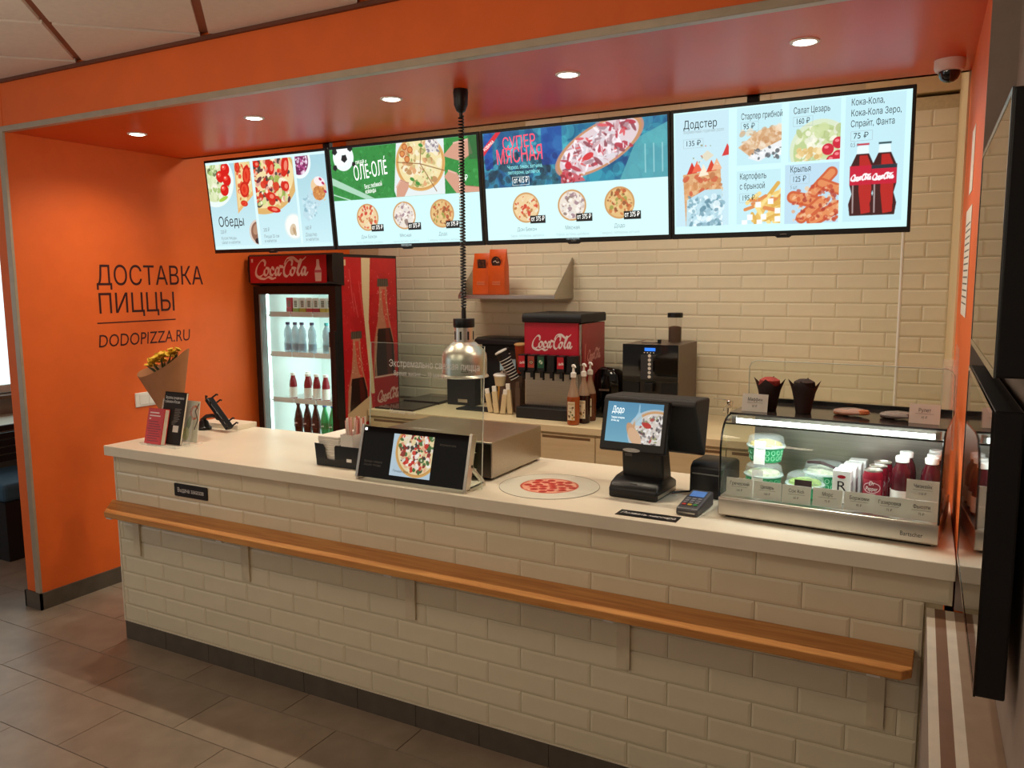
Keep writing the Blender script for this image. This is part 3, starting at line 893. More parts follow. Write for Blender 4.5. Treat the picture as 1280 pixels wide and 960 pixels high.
for a, b, wv in (((206, 128), (230, 102), 16), ((216, 116), (244, 128), 15), ((178, 134), (208, 142), 18), ((190, 164), (216, 142), 16), ((206, 168), (240, 150), 18)):
    c.line([a, b], wv, 'c9603a'); c.line([a, b], wv * 0.6, 'dd8a58')
c.speckle(178, 120, 240, 168, ['b8402c', 'e3a070', 'c9542f', 'efc79c', '9f2f26'], 110, 1, 4, 0.7)
c.setclip()
for x, lab in ((262, 'c21836'), (290, '20323a')):
    c.rect(x, 66, x + 16, 68.5, 'c23a4a' if lab == 'c21836' else '2c4a4e')
    c.poly([(x + 1, 69), (x + 15, 69), (x + 16, 80), (x, 80)], 'e2f4f6')
    c.poly([(x, 80), (x + 16, 80), (x + 24, 98), (x + 24, 122), (x + 21, 134), (x + 25, 148), (x + 23, 164), (x - 7, 164), (x - 9, 148), (x - 5, 134), (x - 8, 122), (x - 8, 98)], '3a1416')
    c.poly([(x + 4, 82), (x + 14, 82), (x + 21, 100), (x + 20, 160), (x + 8, 162), (x + 4, 130)], 'b3221f')
    c.line([(x - 4, 100), (x - 3, 160)], 2, 'e9e6e2', 0.6)
    c.rect(x - 8, 96, x + 24, 122, 'c21836'); c.rect(x - 8, 96, x + 24, 101, lab)
    c.cola(x - 8, 115, 7, 'fbeef0', 2.0)
s4 = menu_screen('rightmost menu screen listing snacks, wings and cola bottles', 3.022, c)
put(s4, 'Додстер', 0.045, 0.135, 0.050, LITK, fit=0.155, name='heading')
put(s4, 'Фирменный горячий ролл', 0.045, 0.175, 0.022, LITL)
for s, u, v, sz, ft in (('Стартер грибной', 0.31, 0.105, 0.046, 0.185), ('Салат Цезарь', 0.535, 0.10, 0.046, 0.155), ('Картофель\nс брынзой', 0.305, 0.575, 0.046, 0.122), ('Крылья', 0.525, 0.545, 0.046, 0.088), ('Кока-Кола,\nКока-Кола Зеро,\nСпрайт, Фанта', 0.768, 0.08, 0.046, 0.20)):
    put(s4, s, u, v, sz * 0.80, LITK, fit=ft * 0.96, lsp=1.15, off=0.0004)
for s, u, v, wd in (('135 ₽', 0.055, 0.275, 0.10), ('95 ₽', 0.32, 0.18, 0.08), ('160 ₽', 0.545, 0.178, 0.085), ('195 ₽', 0.315, 0.745, 0.085), ('125 ₽', 0.535, 0.62, 0.085), ('75 ₽', 0.78, 0.325, 0.09)):
    put(s4, s, u, v, 0.033, LITK, off=0.0004, fit=(wd - 0.018) * 0.80, name='price')
    frame(s4, u - 0.010, v - 0.055, u + wd * 0.84, v + 0.018, LITL)
put(s4, '0,5 л', 0.77, 0.385, 0.024, LITG)
put(s4, '5 шт', 0.527, 0.675, 0.022, LITG)
# hanging brackets of the screens
for X, nm in ((0.40, 'between the two left menu screens'), (2.86, 'above the rightmost menu screen')):
    tag(mk('screen_hanger', [bx(X - 0.025, X + 0.025, 1.222, 1.25, 2.2, 2.75), bx(X - 0.025, X + 0.025, 1.1705, 1.2225, 2.66, 2.70)], BLACKM), 'black ceiling hanger ' + nm, 'bracket', 'screen hangers')
# ------------------------------------------------------------------ dome camera
cc = root('dome_camera', 'white dome security camera under the soffit at right', 'camera', (3.636, 0.93, 2.6235))
mk('housing', rev([(0.052, 0.0), (0.052, -0.030), (0.047, -0.040), (0.040, -0.042)], 28), mt('pinkish_white_plastic', 'e6d4cc', 0.4), cc, smooth=True)
mk('dome', rev([(0.037, -0.040), (0.036, -0.055), (0.029, -0.070), (0.016, -0.079), (1e-5, -0.082)], 28), GLOSSB, cc, smooth=True)
# ------------------------------------------------------------------ heat lamp on coiled cord
hl = root('heat_lamp', 'aluminium heat lamp hanging on a coiled black cord over the counter', 'lamp', (1.835, 0.42, 0))
mk('ceiling_cup', rev([(0.030, 2.6235), (0.032, 2.61), (0.029, 2.56), (0.019, 2.535), (0.008, 2.528), (0.006, 2.505)], 24), BLACK, hl, smooth=True)
co = []
turns, z0, z1 = 62, 2.515, 1.715
for i in range(turns * 9 + 1):
    t = i / (turns * 9)
    a = 2 * math.pi * turns * t
    co.append((0.0105 * math.cos(a), 0.0105 * math.sin(a), z0 + (z1 - z0) * t))
mk('coiled_cord', tb(co, 0.0036, 5), BLACK, hl, smooth=True)
mk('cord_grip', rev([(0.008, 1.72), (0.010, 1.70), (0.010, 1.668), (0.004, 1.664)], 14), BLACK, hl, smooth=True)
cap = mk('cap', rev([(0.046, 1.668), (0.047, 1.664), (0.047, 1.634), (0.045, 1.63)], 28), BLACK, hl, smooth=True)
mk('neck', rev([(0.0425, 1.632), (0.0425, 1.566)], 28), ALU, hl, smooth=True)
for k in range(8):
    a = k * math.pi / 4 + 0.2
    mk('vent_slot', tf(bx(-0.004, 0.004, -0.0436, -0.0418, 1.578, 1.614), rot=(0, 0, a)), BLACKM, hl)
mk('shade', rev([(0.042, 1.568), (0.050, 1.566), (0.066, 1.552), (0.086, 1.532), (0.096, 1.515), (0.0985, 1.49), (0.0985, 1.428), (0.104, 1.421), (0.106, 1.416), (0.101, 1.414), (0.095, 1.424), (0.095, 1.49), (0.08, 1.53), (0.04, 1.56)], 40), ALU, hl, smooth=True)
mk('bulb', ball((0, 0, 1.47), 0.045, 18, 10), mt('warm_bulb', 'ffd9a0', 0.4, emit=1.5, var=0), hl, smooth=True)
tri = [tb([(0.016 * math.cos(a), 0, 0.016 * math.sin(a)), (0.016 * math.cos(a + 2.094), 0, 0.016 * math.sin(a + 2.094))], 0.0009, 4) for a in (math.pi / 2, math.pi / 2 + 2.094, math.pi / 2 + 4.189)]
mk('hot_warning_mark', [tf(t, loc=(0.052, -0.0838, 1.452), rot=(0, 0, 0.56)) for t in tri], INK, hl)['kind'] = 'stuff'
# ------------------------------------------------------------------ drinks fridge
fr = root('drinks_fridge', 'tall glass-door drinks fridge with red script header beside the orange wall', 'fridge', (-0.325, 1.70, 0))
INNER = mt('white_liner', 'e6f2ef', 0.75, var=0.01)
W2 = 0.375
mk('cabinet', [bx(-W2, W2, 0.61, 0.65, 0.0, 2.015), bx(-W2, -W2 + 0.03, 0.03, 0.61, 0.0, 2.015), bx(W2 - 0.03, W2, 0.03, 0.61, 0.0, 2.015), bx(-W2 + 0.03, W2 - 0.03, 0.03, 0.61, 1.79, 2.015), bx(-W2 + 0.03, W2 - 0.03, 0.03, 0.61, 0.0, 0.16)], BLACK, fr)
mk('liner', [bx(-0.345, 0.345, 0.598, 0.609, 0.16, 1.79), bx(-0.3445, -0.334, 0.04, 0.598, 0.16, 1.79), bx(0.334, 0.3445, 0.04, 0.598, 0.16, 1.79), bx(-0.334, 0.334, 0.04, 0.598, 1.78, 1.789)], INNER, fr)
dr = mk('door', [bx(-W2, -W2 + 0.044, -0.035, 0.028, 0.10, 1.80), bx(W2 - 0.06, W2, -0.035, 0.028, 0.10, 1.80), bx(-W2 + 0.044, W2 - 0.06, -0.035, 0.028, 1.745, 1.80), bx(-W2 + 0.044, W2 - 0.06, -0.035, 0.028, 0.10, 0.16)], BLACK, fr)
mk('door_glass', bx(-W2 + 0.044, W2 - 0.06, -0.010, -0.004, 0.16, 1.745), GLASS, dr)
mk('door_seal', bx(-W2 + 0.044, -W2 + 0.056, -0.03, 0.02, 0.16, 1.745), mt('grey_seal', '9aa0a0', 0.4), dr)
mk('handle', bx(W2 - 0.012, W2 + 0.004, -0.055, -0.035, 0.9, 1.5), BLACK, dr, bev=0.003)
hd = mk('header', pr([(-0.045, 1.815), (-0.062, 1.83), (-0.070, 1.92), (-0.062, 2.01), (-0.045, 2.022), (0.05, 2.022), (0.05, 1.805)], -W2 - 0.01, W2 + 0.01, 'x'), BLACK, fr)
c = Cv(300, 90, 'c2122e')
c.rect(0, 0, 300, 90, 'b80f2b'); c.ell(150, 40, 170, 60, 'c9152f', 0, 0.6, 30)
c.cola(10, 66, 54, 'f3e6e4', 9.0)
c.poly([(262, 14), (272, 14), (273, 34), (280, 50), (278, 84), (256, 84), (254, 50), (261, 34)], 'efdcd8'); c.rect(254, 48, 281, 56, 'd0677a'); c.rect(6, 8, 14, 20, 'f0e0de')
pic('logo_panel', c, 0.70, 0.185, hd, (-0.01, -0.0715, 1.916), rough=0.3)
# side print with bottles
c = Cv(150, 440, 'b5161e')
c.speckle(0, 0, 150, 440, ['c01a20', 'a8121a', 'c8242a'], 160, 6, 30, 0.35)
c.speckle(0, 20, 150, 300, ['e07a70', 'd8605a', 'f0b0a8'], 260, 0.5, 1.4, 0.8)
for x, y, q in ((20, 20, 70), (30, 60, 40), (44, 40, 60), (96, 30, 40), (20, 120, 40)):
    c.line([(x, y), (x + 10, y + q)], 1.2, 'e8938c', 0.6)
c.poly([(52, 0), (76, 0), (72, 60), (68, 110), (74, 170), (80, 235), (70, 235), (60, 140), (52, 60)], 'd9c39a')
def cola_bottle(cx, top, sc):
    P = lambda pts: [(cx + x * sc, top + y * sc) for x, y in pts]
    c.poly(P([(-9, 8), (9, 8), (10, 30), (14, 58), (24, 90), (27, 130), (24, 180), (-24, 180), (-27, 130), (-24, 90), (-14, 58), (-10, 30)]), 'b98a68', 0.85)
    c.poly(P([(-4, 12), (5, 12), (7, 34), (12, 60), (18, 90), (14, 90), (0, 50)]), 'cc3a30', 0.8)
    c.poly(P([(-14, 72), (16, 72), (24, 96), (26, 132), (22, 178), (-22, 178), (-24, 132), (-20, 96)]), '26100e')
    c.poly(P([(4, 74), (12, 74), (19, 100), (18, 150), (8, 170)]), '5a1a14', 0.8)
    c.line(P([(-17, 84), (-22, 120), (-20, 170)]), 3 * sc, 'c9a084', 0.8)
    c.poly(P([(-13, -4), (13, -4), (14, 8), (-14, 8)]), '3a3026')
    for k in range(6):
        c.line(P([(-11 + k * 4.4, -3), (-11 + k * 4.4, 8)]), 1.2, '8a7c68')
    c.speckle(cx - 16 * sc, top + 14 * sc, cx + 18 * sc, top + 70 * sc, ['e6cbb4', 'd99a86', 'f0dcc8'], 50, 0.6, 1.5, 0.7)
cola_bottle(34, 128, 1.05)
cola_bottle(110, 40, 1.15)
c.poly([(6, 262), (70, 236), (74, 300), (10, 330)], 'cbb28a'); c.cola(14, 300, 15, 'b01a20', 3.4)
c.rect(80, 206, 150, 268, 'a3181f'); c.rect(80, 206, 150, 209, 'd9b9a6'); c.cola(84, 250, 17, 'd9b0a0', 3.2)
c.rect(80, 270, 150, 400, '3a2a20'); c.rect(92, 276, 150, 340, '574536', 0.8); c.rect(0, 330, 80, 440, '7d1218'); c.line([(98, 330), (112, 320), (122, 336), (108, 350)], 3, 'b9b0a6'); c.line([(104, 350), (106, 380)], 2.4, 'b9b0a6')
c.rect(2, 4, 12, 14, 'd9b58a')
pic('side_print', c, 0.61, 1.80, fr, (W2 + 0.0012, 0.335, 1.095), rot=(0, 0, math.pi / 2), rough=0.3)
# lit interior
mk('led_strip', bx(-0.333, -0.327, 0.045, 0.06, 0.25, 1.76), mt('fridge_led', 'dcfbf6', 0.5, emit=7.0, var=0), fr)
for z in (1.775, 1.58, 1.295, 0.965):  # unseen fill lights added below the shelves to brighten the interior
    lf = light('fridge_fill_light', 'AREA', (0.0, 0.32, z), 0.7, (0.82, 1.0, 0.95), size=0.56, size_y=0.42)
    lf.parent = fr
lf = light('fridge_fill_light', 'AREA', (0.325, 0.27, 0.97), 3.2, (0.84, 1.0, 0.96), rot=(0, math.radians(90), 0), size=1.5, size_y=0.4)  # another added fill, hidden at the right liner, brightens the left one
lf.parent = fr
WIRE = mt('white_wire', 'e6eeee', 0.35)
SHZ = (1.60, 1.315, 0.985, 0.66)
for z in SHZ:
    s = mk('shelf', [bx(-0.333, 0.333, 0.05 + 0.036 * k, 0.054 + 0.036 * k, z - 0.006, z) for k in range(15)] + [bx(-0.333, 0.333, 0.046, 0.05, z - 0.012, z + 0.002), bx(-0.30, -0.296, 0.05, 0.59, z - 0.012, z - 0.006), bx(0.296, 0.30, 0.05, 0.59, z - 0.012, z - 0.006)], WIRE, fr)
    for k in range(3):
        mk('price_rail', bx(-0.30 + 0.205 * k, -0.105 + 0.205 * k, 0.036, 0.040, z - 0.014, z + 0.022), mt('clear_rail', 'e8f4f2', 0.3, alpha=0.8), s)
FX, FY = -0.325, 1.70
# juice cartons on the top shelf
def carton(nm, lab, loc, w, d, h, c1, c2, grp, rz=0.0, ltr=None):
    r = root(nm, lab, 'carton', loc, rz, grp)
    mk('pack', bx(-w / 2, w / 2, -d / 2, d / 2, 0, h), mt('carton_' + c1, c1, 0.45), r, bev=0.0015, seg=1)
    mk('band', bx(-w / 2 - 0.0004, w / 2 + 0.0004, -d / 2 - 0.0004, d / 2, 0.004, h * 0.36), mt('carton_' + c2, c2, 0.45), r)
    if ltr:
        text('lettering', ltr[0], ltr[1], INK, r, (0, -d / 2 - 0.0009, h * 0.42), align='CENTER')
    return r
JC = [('c21f35', 'a51028'), ('efeee6', '8ea53c'), ('efeee6', 'b5a83a'), ('efeee6', 'c03030'), ('efeee6', 'b02838'), ('efeee6', 'd0b04a'), ('efeee6', 'd8c26a')]
JN = ['red juice carton, leftmost on the top fridge shelf', 'white carton with green band beside the red juice carton', 'white carton with olive band, third on the top fridge shelf', 'white carton with bright red band on the top fridge shelf', 'white carton with dark red band on the top fridge shelf', 'white carton with amber band on the top fridge shelf', 'white carton with pale yellow band, rightmost on the top fridge shelf']
for k in range(7):
    q = carton('juice_carton', JN[k], (-0.520 + 0.063 * k, FY + 0.15, SHZ[0] + 0.0005), 0.053, 0.05, 0.118, JC[k][0], JC[k][1], 'cartons on the top fridge shelf')
    mk('print', [bx(-0.013, 0.013, -0.0262, -0.0250, 0.052 + 0.012 * i, 0.060 + 0.012 * i) for i in range(4)], mt('carton_print', '5a6048', 0.6), q)['kind'] = 'stuff'
def bottle(nm, lab, loc, prof, liquid, cap, lab_col, grp, r, lz=(0.3, 0.6), cat='bottle', lvl=0.9, seg=18, logo=None):
    # prof: list of (radius, height)
    t = root(nm, lab, cat, loc, 0.0, grp)
    H = prof[-1][1]
    mk('bottle', rev([(max(1e-5, prof[0][0] - 0.004), 0)] + prof, seg), liquid, t, smooth=True)
    top = prof[-1][0]
    mk('cap', rev([(top + 0.003, H - 0.002), (top + 0.0035, H + 0.012), (top + 0.002, H + 0.016), (1e-5, H + 0.016)], seg), cap, t, smooth=True)
    if lab_col:
        rr = r + 0.0008
        mk('label_band', rev([(rr - 0.002, lz[0] * H), (rr, lz[0] * H), (rr, lz[1] * H), (rr - 0.002, lz[1] * H)], seg), lab_col, t, smooth=True)
        if logo:
            cvs = Cv(60, 24, logo[0]); cvs.cola(6, 17, 10, logo[1], 2.4)
            pic('logo', cvs, r * 1.5, r * 0.6, t, (0, 0, (lz[0] + lz[1]) / 2 * H), curve=rr + 0.0006)
    return t
PETW = mt('water_in_clear_plastic', 'a4c2d0', 0.08, alpha=0.62, var=0.02)
PETR = mt('red_berry_drink', '86182a', 0.12, var=0.05)
PETK = mt('dark_cola', '2a0d0c', 0.1, var=0.05)
PETG = mt('green_soda', '2fae6a', 0.1, var=0.05)
WATER = [(0.029, 0.004), (0.030, 0.07), (0.026, 0.10), (0.030, 0.13), (0.026, 0.17), (0.013, 0.198), (0.012, 0.21)]
BLUE = mt('navy_label', '3a4f86', 0.4)
NAVY = mt('navy_cap', '27375c', 0.4)
TEAL = mt('teal_plastic', '3fb8bc', 0.4)
for k, (x, n) in enumerate(((-0.565, 'leftmost'), (-0.495, 'second'), (-0.43, 'third'), (-0.335, 'fourth'))):
    bottle('water_bottle', 'clear water bottle with navy cap, %s from left on second fridge shelf' % n, (x, FY + 0.15, SHZ[1] + 0.0005), WATER, PETW, NAVY, BLUE, 'water bottles in the fridge', 0.0285, (0.12, 0.34))
bottle('water_bottle', 'clear water bottle with teal cap in the fridge', (-0.20, FY + 0.15, SHZ[1] + 0.0005), WATER, PETW, TEAL, TEAL, 'water bottles in the fridge', 0.0285, (0.12, 0.34))
carton('drink_pack', 'dark brown drink pack at the right of the second fridge shelf', (-0.115, FY + 0.13, SHZ[1] + 0.0005), 0.055, 0.05, 0.165, '3a2018', 'd9d0c0', None)
BERRY = [(0.027, 0.004), (0.0275, 0.105), (0.024, 0.130), (0.016, 0.160), (0.0155, 0.172)]
for k, (x, y, n) in enumerate(((-0.525, 0.14, 'leftmost'), (-0.385, 0.14, 'second'), (-0.30, 0.14, 'third'), (-0.215, 0.14, 'rightmost'))):
    bottle('berry_drink', 'red berry drink with white label, %s in the front row of third fridge shelf' % n, (x, FY + y, SHZ[2] + 0.0005), BERRY, PETR, WHITE, PAPER, 'berry drinks in the fridge', 0.0275, (0.06, 0.5))
for k, (x, n) in enumerate(((-0.47, 'left'), (-0.155, 'right'))):
    bottle('berry_drink', 'red berry drink standing further back at the %s of third fridge shelf' % n, (x, FY + 0.24, SHZ[2] + 0.0005), BERRY, PETR, WHITE, PAPER, 'berry drinks in the fridge', 0.0275, (0.06, 0.5))
PET = [(0.031, 0.004), (0.032, 0.05), (0.028, 0.09), (0.032, 0.13), (0.032, 0.18), (0.024, 0.225), (0.012, 0.268), (0.012, 0.285)]
CLAB = mt('dark_cola_label', '321012', 0.4)
for k, (x, n) in enumerate(((-0.475, 'leftmost'), (-0.39, 'middle'), (-0.31, 'rightmost'))):
    bottle('cola_bottle', 'dark cola bottle with white script, %s of three on bottom fridge shelf' % n, (x, FY + 0.13, SHZ[3] + 0.0005), PET, PETK, mt('dark_cap', '20202a', 0.4), CLAB, 'cola bottles in the fridge', 0.032, (0.44, 0.64), logo=('321012', 'efe2e0'))
for k, (x, n) in enumerate(((-0.225, 'left'), (-0.15, 'right'))):
    bottle('lemon_soda', 'green soda bottle with blue cap, %s one on bottom fridge shelf' % n, (x, FY + 0.13, SHZ[3] + 0.0005), PET, PETG, mt('blue_cap', '2f6fae', 0.4), mt('green_label', '1f8a50', 0.4), 'green soda bottles in the fridge', 0.032, (0.44, 0.60), logo=('1f8a50', 'e6f4e6'))

# ------------------------------------------------------------------ back counter
BZ = 0.93
tag(mk('back_worktop', bx(0.065, 3.41, 1.955, 2.775, BZ - 0.045, BZ), mt('pale_wood_worktop', 'e0cda6', 0.4, var=0.04, scale=5), bev=0.003), 'pale wood worktop along the tiled back wall', 'worktop')
for k, (x0, x1, lab) in enumerate(((0.07, 0.62, 'pale wood base cabinet beside the fridge, under the hob'), (0.622, 1.80, 'pale wood base cabinet under the drinks dispenser'), (1.802, 2.60, 'pale wood base cabinet under the coffee machine'), (2.602, 3.41, 'pale wood base cabinet under the tap at right'))):
    cb = root('base_cabinet', lab, 'cabinet', ((x0 + x1) / 2, 1.99, 0), group='base cabinets of the back counter')
    h = (x1 - x0) / 2
    mk('carcass', bx(-h, h, 0, 0.77, 0.08, BZ - 0.0455), OAKC, cb)
    mk('plinth', bx(-h, h, 0.04, 0.7, 0, 0.08), BLACKM, cb)
    n = max(1, round((x1 - x0) / 0.42))
    for i in range(n):
        a = -h + i * 2 * h / n + 0.002
        b = -h + (i + 1) * 2 * h / n - 0.002
        d = mk('drawer', bx(a, b, -0.018, 0, 0.70, BZ - 0.062), OAKC, cb, bev=0.001, seg=1)
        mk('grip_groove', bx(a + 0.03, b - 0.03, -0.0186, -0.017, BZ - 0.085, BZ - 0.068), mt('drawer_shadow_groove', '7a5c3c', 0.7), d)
        mk('door', bx(a, b, -0.018, 0, 0.085, 0.696), OAKC, cb, bev=0.001, seg=1)
HOB = mt('dark_brown_glass', '2a1f1a', 0.12)
tag(mk('hob_plate', pr([(0.09, 2.00), (0.42, 2.00), (0.40, 2.335), (0.09, 2.335)], BZ + 0.0004, BZ + 0.012), HOB, bev=0.002), 'dark glass plate on the back worktop, the nearer of two', 'hob', 'dark plates on the back worktop')
tag(mk('hob_plate', pr([(0.09, 2.345), (0.41, 2.345), (0.38, 2.71), (0.09, 2.71)], BZ + 0.0004, BZ + 0.02), HOB, bev=0.002), 'dark glass plate on the back worktop, the one against the tiles', 'hob', 'dark plates on the back worktop')
# black box under the heat lamp's line of sight
bb = root('black_dispenser_box', 'matt black box with small metal badge on the back worktop', 'box', (0.56, 2.43, BZ))
mk('body', bx(-0.115, 0.125, -0.03, 0.055, 0.0005, 0.20), BLACKM, bb, bev=0.006)
mk('lid', bx(-0.10, 0.105, -0.02, 0.05, 0.20, 0.225), BLACK, bb, bev=0.005)
mk('badge', bx(-0.02, 0.06, -0.0315, -0.0298, 0.022, 0.045), STEELV, bb)
tag(mk('black_tray', bx(-0.16, 0.13, -0.06, 0.08, 0, 0.012), BLACKM, None, (0.80, 2.27, BZ + 0.0004), bev=0.004), 'flat black tray on the back worktop beside the black box', 'tray')
# juice / milk dispenser with hood
jd = root('hooded_dispenser', 'black dispenser with domed hood and picture panel left of the red drinks dispenser', 'dispenser', (0.80, 2.635, BZ))
mk('body', bx(-0.16, 0.14, -0.06, 0.13, 0.0, 0.44), BLACKM, jd, bev=0.01)
mk('hood', pr([(-0.12, 0.44), (-0.11, 0.475), (-0.07, 0.49), (0.10, 0.49), (0.13, 0.475), (0.13, 0.44)], -0.19, 0.18, 'x'), BLACK, jd, bev=0.006)
c = Cv(60, 90, '2a1c1c')
c.rect(0, 26, 60, 66, 'b9dcea'); c.line([(22, 30), (22, 46), (30, 52), (30, 64)], 5, '173a4a'); c.line([(38, 30), (38, 46), (30, 52)], 5, '173a4a'); c.ell(30, 30, 9, 6, '173a4a'); c.ell(30, 34, 5, 5, 'b9dcea')
c.speckle(0, 60, 60, 90, ['6a4a34', 'cbb59a', '2c2018', '8a6a4a'], 60, 2, 6); c.ell(16, 16, 12, 7, 'a86a5a', 0.4)
pic('picture_panel', c, 0.13, 0.195, jd, (0.06, -0.0612, 0.295))
c = Cv(60, 60, 'd79a3e')
c.poly([(12, 32), (22, 26), (40, 26), (50, 14), (54, 18), (48, 30), (46, 40), (50, 50), (44, 44), (40, 36), (26, 36), (20, 42), (14, 46), (18, 38)], '3a1a14'); c.rect(12, 50, 34, 53, '6a3018')
pic('orange_label', c, 0.15, 0.15, jd, (0.05, -0.0612, 0.10))
# cups and sleeves
def cup(nm, lab, loc, r0, r1, h, mat, tilt=0.0, tz=0.0, grp='paper cups by the drinks dispenser', rings=None, n=1, rim=None):
    t = root(nm, lab, 'cups' if n > 1 else 'cup', loc, 0.0, grp)
    t.rotation_euler = (tilt, tz, 0)
    for k in range(n):
        z = k * 0.022
        mk('cup', rev([(r0, z), (r1, z + h), (r1 + 0.0025, z + h), (r1 + 0.0025, z + h - 0.006)], 20), mat, t, smooth=True)
    if rings:
        for k in range(rings):
            q = k / rings
            rr = r0 + (r1 - r0) * q + 0.0008
            mk('stripe', rev([(rr, h * q + 0.004), (rr + 0.0012, h * q + 0.005), (rr + 0.0012, h * q + 0.009), (rr + 0.0003, h * q + 0.010)], 20), WINK, t, smooth=True)
    zt = (n - 1) * 0.022 + h
    mk('lid', rev([(r1 + 0.003, zt - 0.004), (r1 + 0.004, zt + 0.003), (r1 - 0.003, zt + 0.008), (1e-5, zt + 0.008)], 20), rim or WHITE, t, smooth=True)
    return t
CUPK = mt('black_striped_card', '241e20', 0.5)
CUPO = mt('orange_cup_card', 'c8502a', 0.5)
KRF = mt('pale_kraft_card', 'd2bf98', 0.7)
BRN = mt('brown_card', '5d4434', 0.6)
hp = root('cup_holder', 'dark angled holder of cups left of the red drinks dispenser', 'holder', (1.03, 2.36, BZ))
mk('box', pr([(-0.08, 0.0), (0.08, 0.0), (0.10, 0.20), (-0.03, 0.25)], -0.09, 0.08, 'x'), BRN, hp, bev=0.004)
cup('striped_cup_stack', 'stack of black cups with white stripes and white lid by the drinks dispenser', (1.085, 2.27, BZ + 0.235), 0.030, 0.041, 0.165, CUPK, 0.22, -0.42, rings=8, n=3)
cup('striped_cup_stack', 'second black striped cup stack, behind the white-lidded one', (1.01, 2.35, BZ + 0.26), 0.030, 0.040, 0.15, CUPK, 0.12, -0.30, rings=7, n=2, rim=CUPK)
cup('orange_cup_stack', 'orange cups stack with pale lid beside the drinks dispenser', (1.055, 2.42, BZ + 0.26), 0.030, 0.041, 0.20, CUPO, 0.1, 0.02, rim=mt('tan_lid', 'dba86c', 0.5))
for k, (x, y, hh, tl, mm, lab) in enumerate(((0.935, 2.20, 0.17, 0.18, KRF, 'leaning pale wooden stirrer pack, leftmost of the bundle'), (0.985, 2.19, 0.19, 0.10, KRF, 'pale stirrer pack in the middle of the bundle'), (1.035, 2.185, 0.17, -0.12, KRF, 'short pale stirrer pack in front of the bundle'), (1.085, 2.20, 0.21, 0.08, KRF, 'tall pale stirrer pack next to the black drip tray'), (1.125, 2.235, 0.22, 0.0, BRN, 'brown card sleeve standing behind the pale stirrer packs'))):
    t = root('stirrer_pack', lab, 'packet', (x, y, BZ + 0.0005), 0, 'stirrer packs by the drinks dispenser')
    t.rotation_euler = (0, -tl, 0.2)
    mk('sleeve', bx(-0.018, 0.018, -0.012, 0.012, 0.004, hh * 0.8), mm, t, bev=0.003)
    mk('top', bx(-0.014, 0.014, -0.009, 0.009, hh * 0.8, hh), PAPER if mm is KRF else BRN, t, bev=0.002)
cup('lidded_cup', 'pale lidded paper cup standing on the stirrer packs', (0.985, 2.24, BZ + 0.19), 0.034, 0.043, 0.07, KRF, 0.1, 0.05, n=1)
# ------------------------------------------------------------------ drinks dispenser
sd = root('drinks_dispenser', 'red and steel drinks dispenser with script logo on the back worktop', 'dispenser', (1.40, 2.20, BZ))
mk('drip_tray', bx(-0.22, 0.175, -0.10, 0.06, 0.0005, 0.075), BLACKM, sd, bev=0.006)
mk('tray_grid', [bx(-0.20 + 0.02 * k, -0.195 + 0.02 * k, -0.09, -0.005, 0.075, 0.079) for k in range(18)], BLACK, sd)['kind'] = 'stuff'
mk('body', bx(-0.205, 0.205, 0.0, 0.40, 0.075, 0.62), STEELV, sd, bev=0.006)
mk('splash_panel', bx(-0.19, 0.19, -0.006, 0.0, 0.08, 0.34), STEEL, sd)
mk('front_bezel', bx(-0.20, 0.19, -0.012, 0.0, 0.36, 0.63), RED, sd, bev=0.003)
c = Cv(240, 140, 'c3152f')
c.ell(120, 70, 150, 90, 'cf1a36', 0, 0.5, 40)
c.cola(22, 90, 48, 'f6e9e6', 8.6)
pic('logo_panel', c, 0.375, 0.24, sd, (-0.005, -0.0126, 0.495), rough=0.3)
mk('top_lid', pr([(-0.022, 0.625), (-0.026, 0.66), (-0.012, 0.685), (0.395, 0.685), (0.405, 0.67), (0.405, 0.625)], -0.213, 0.213, 'x'), BLACKM, sd, bev=0.008)
c = Cv(120, 160, '96151d')
c.cola(24, 70, 18, 'd9938a', 3.5); c.line([(18, 40), (14, 90), (20, 130)], 4, 'c9786e'); c.rect(0, 120, 30, 160, 'a8322e')
pic('side_print', c, 0.38, 0.54, sd, (0.2062, 0.20, 0.35), rot=(0, 0, math.pi / 2), rough=0.35)
mk('valve_block', bx(-0.205, 0.205, -0.075, -0.006, 0.30, 0.355), BLACK, sd, bev=0.004)
VC = [('c8182c', 'f2dcd8', None), ('b5483a', 'e8d8b8', 'e'), ('1f5a40', 'd8ead8', 's'), ('141416', '141416', None), ('c8182c', 'f2dcd8', None), ('141416', '141416', None)]
for k, (a, b, s) in enumerate(VC):
    x = -0.175 + 0.07 * k
    v = mk('valve', [bx(x - 0.026, x + 0.026, -0.10, -0.02, 0.315, 0.42), bx(x - 0.012, x + 0.012, -0.09, -0.066, 0.272, 0.316)], BLACK, sd, bev=0.003)
    if k not in (3, 5):
        cv = Cv(40, 50, a)
        if s == 'e':
            cv.ell(20, 26, 14, 9, '2a2420'); cv.ell(20, 26, 11, 6, 'd8b890'); cv.rect(14, 24, 26, 28, '3a2a24')
        elif s == 's':
            cv.ell(20, 24, 12, 8, 'cfe6cf', 0.4); cv.line([(10, 34), (30, 14)], 3, '2f8a50')
        else:
            cv.cola(6, 32, 8, b, 2.2)
        pic('flavour_card', cv, 0.046, 0.075, v, (x, -0.1008, 0.375))
    mk('lever', bx(x - 0.006, x + 0.006, -0.062, -0.055, 0.255, 0.30), BLACKM, v)
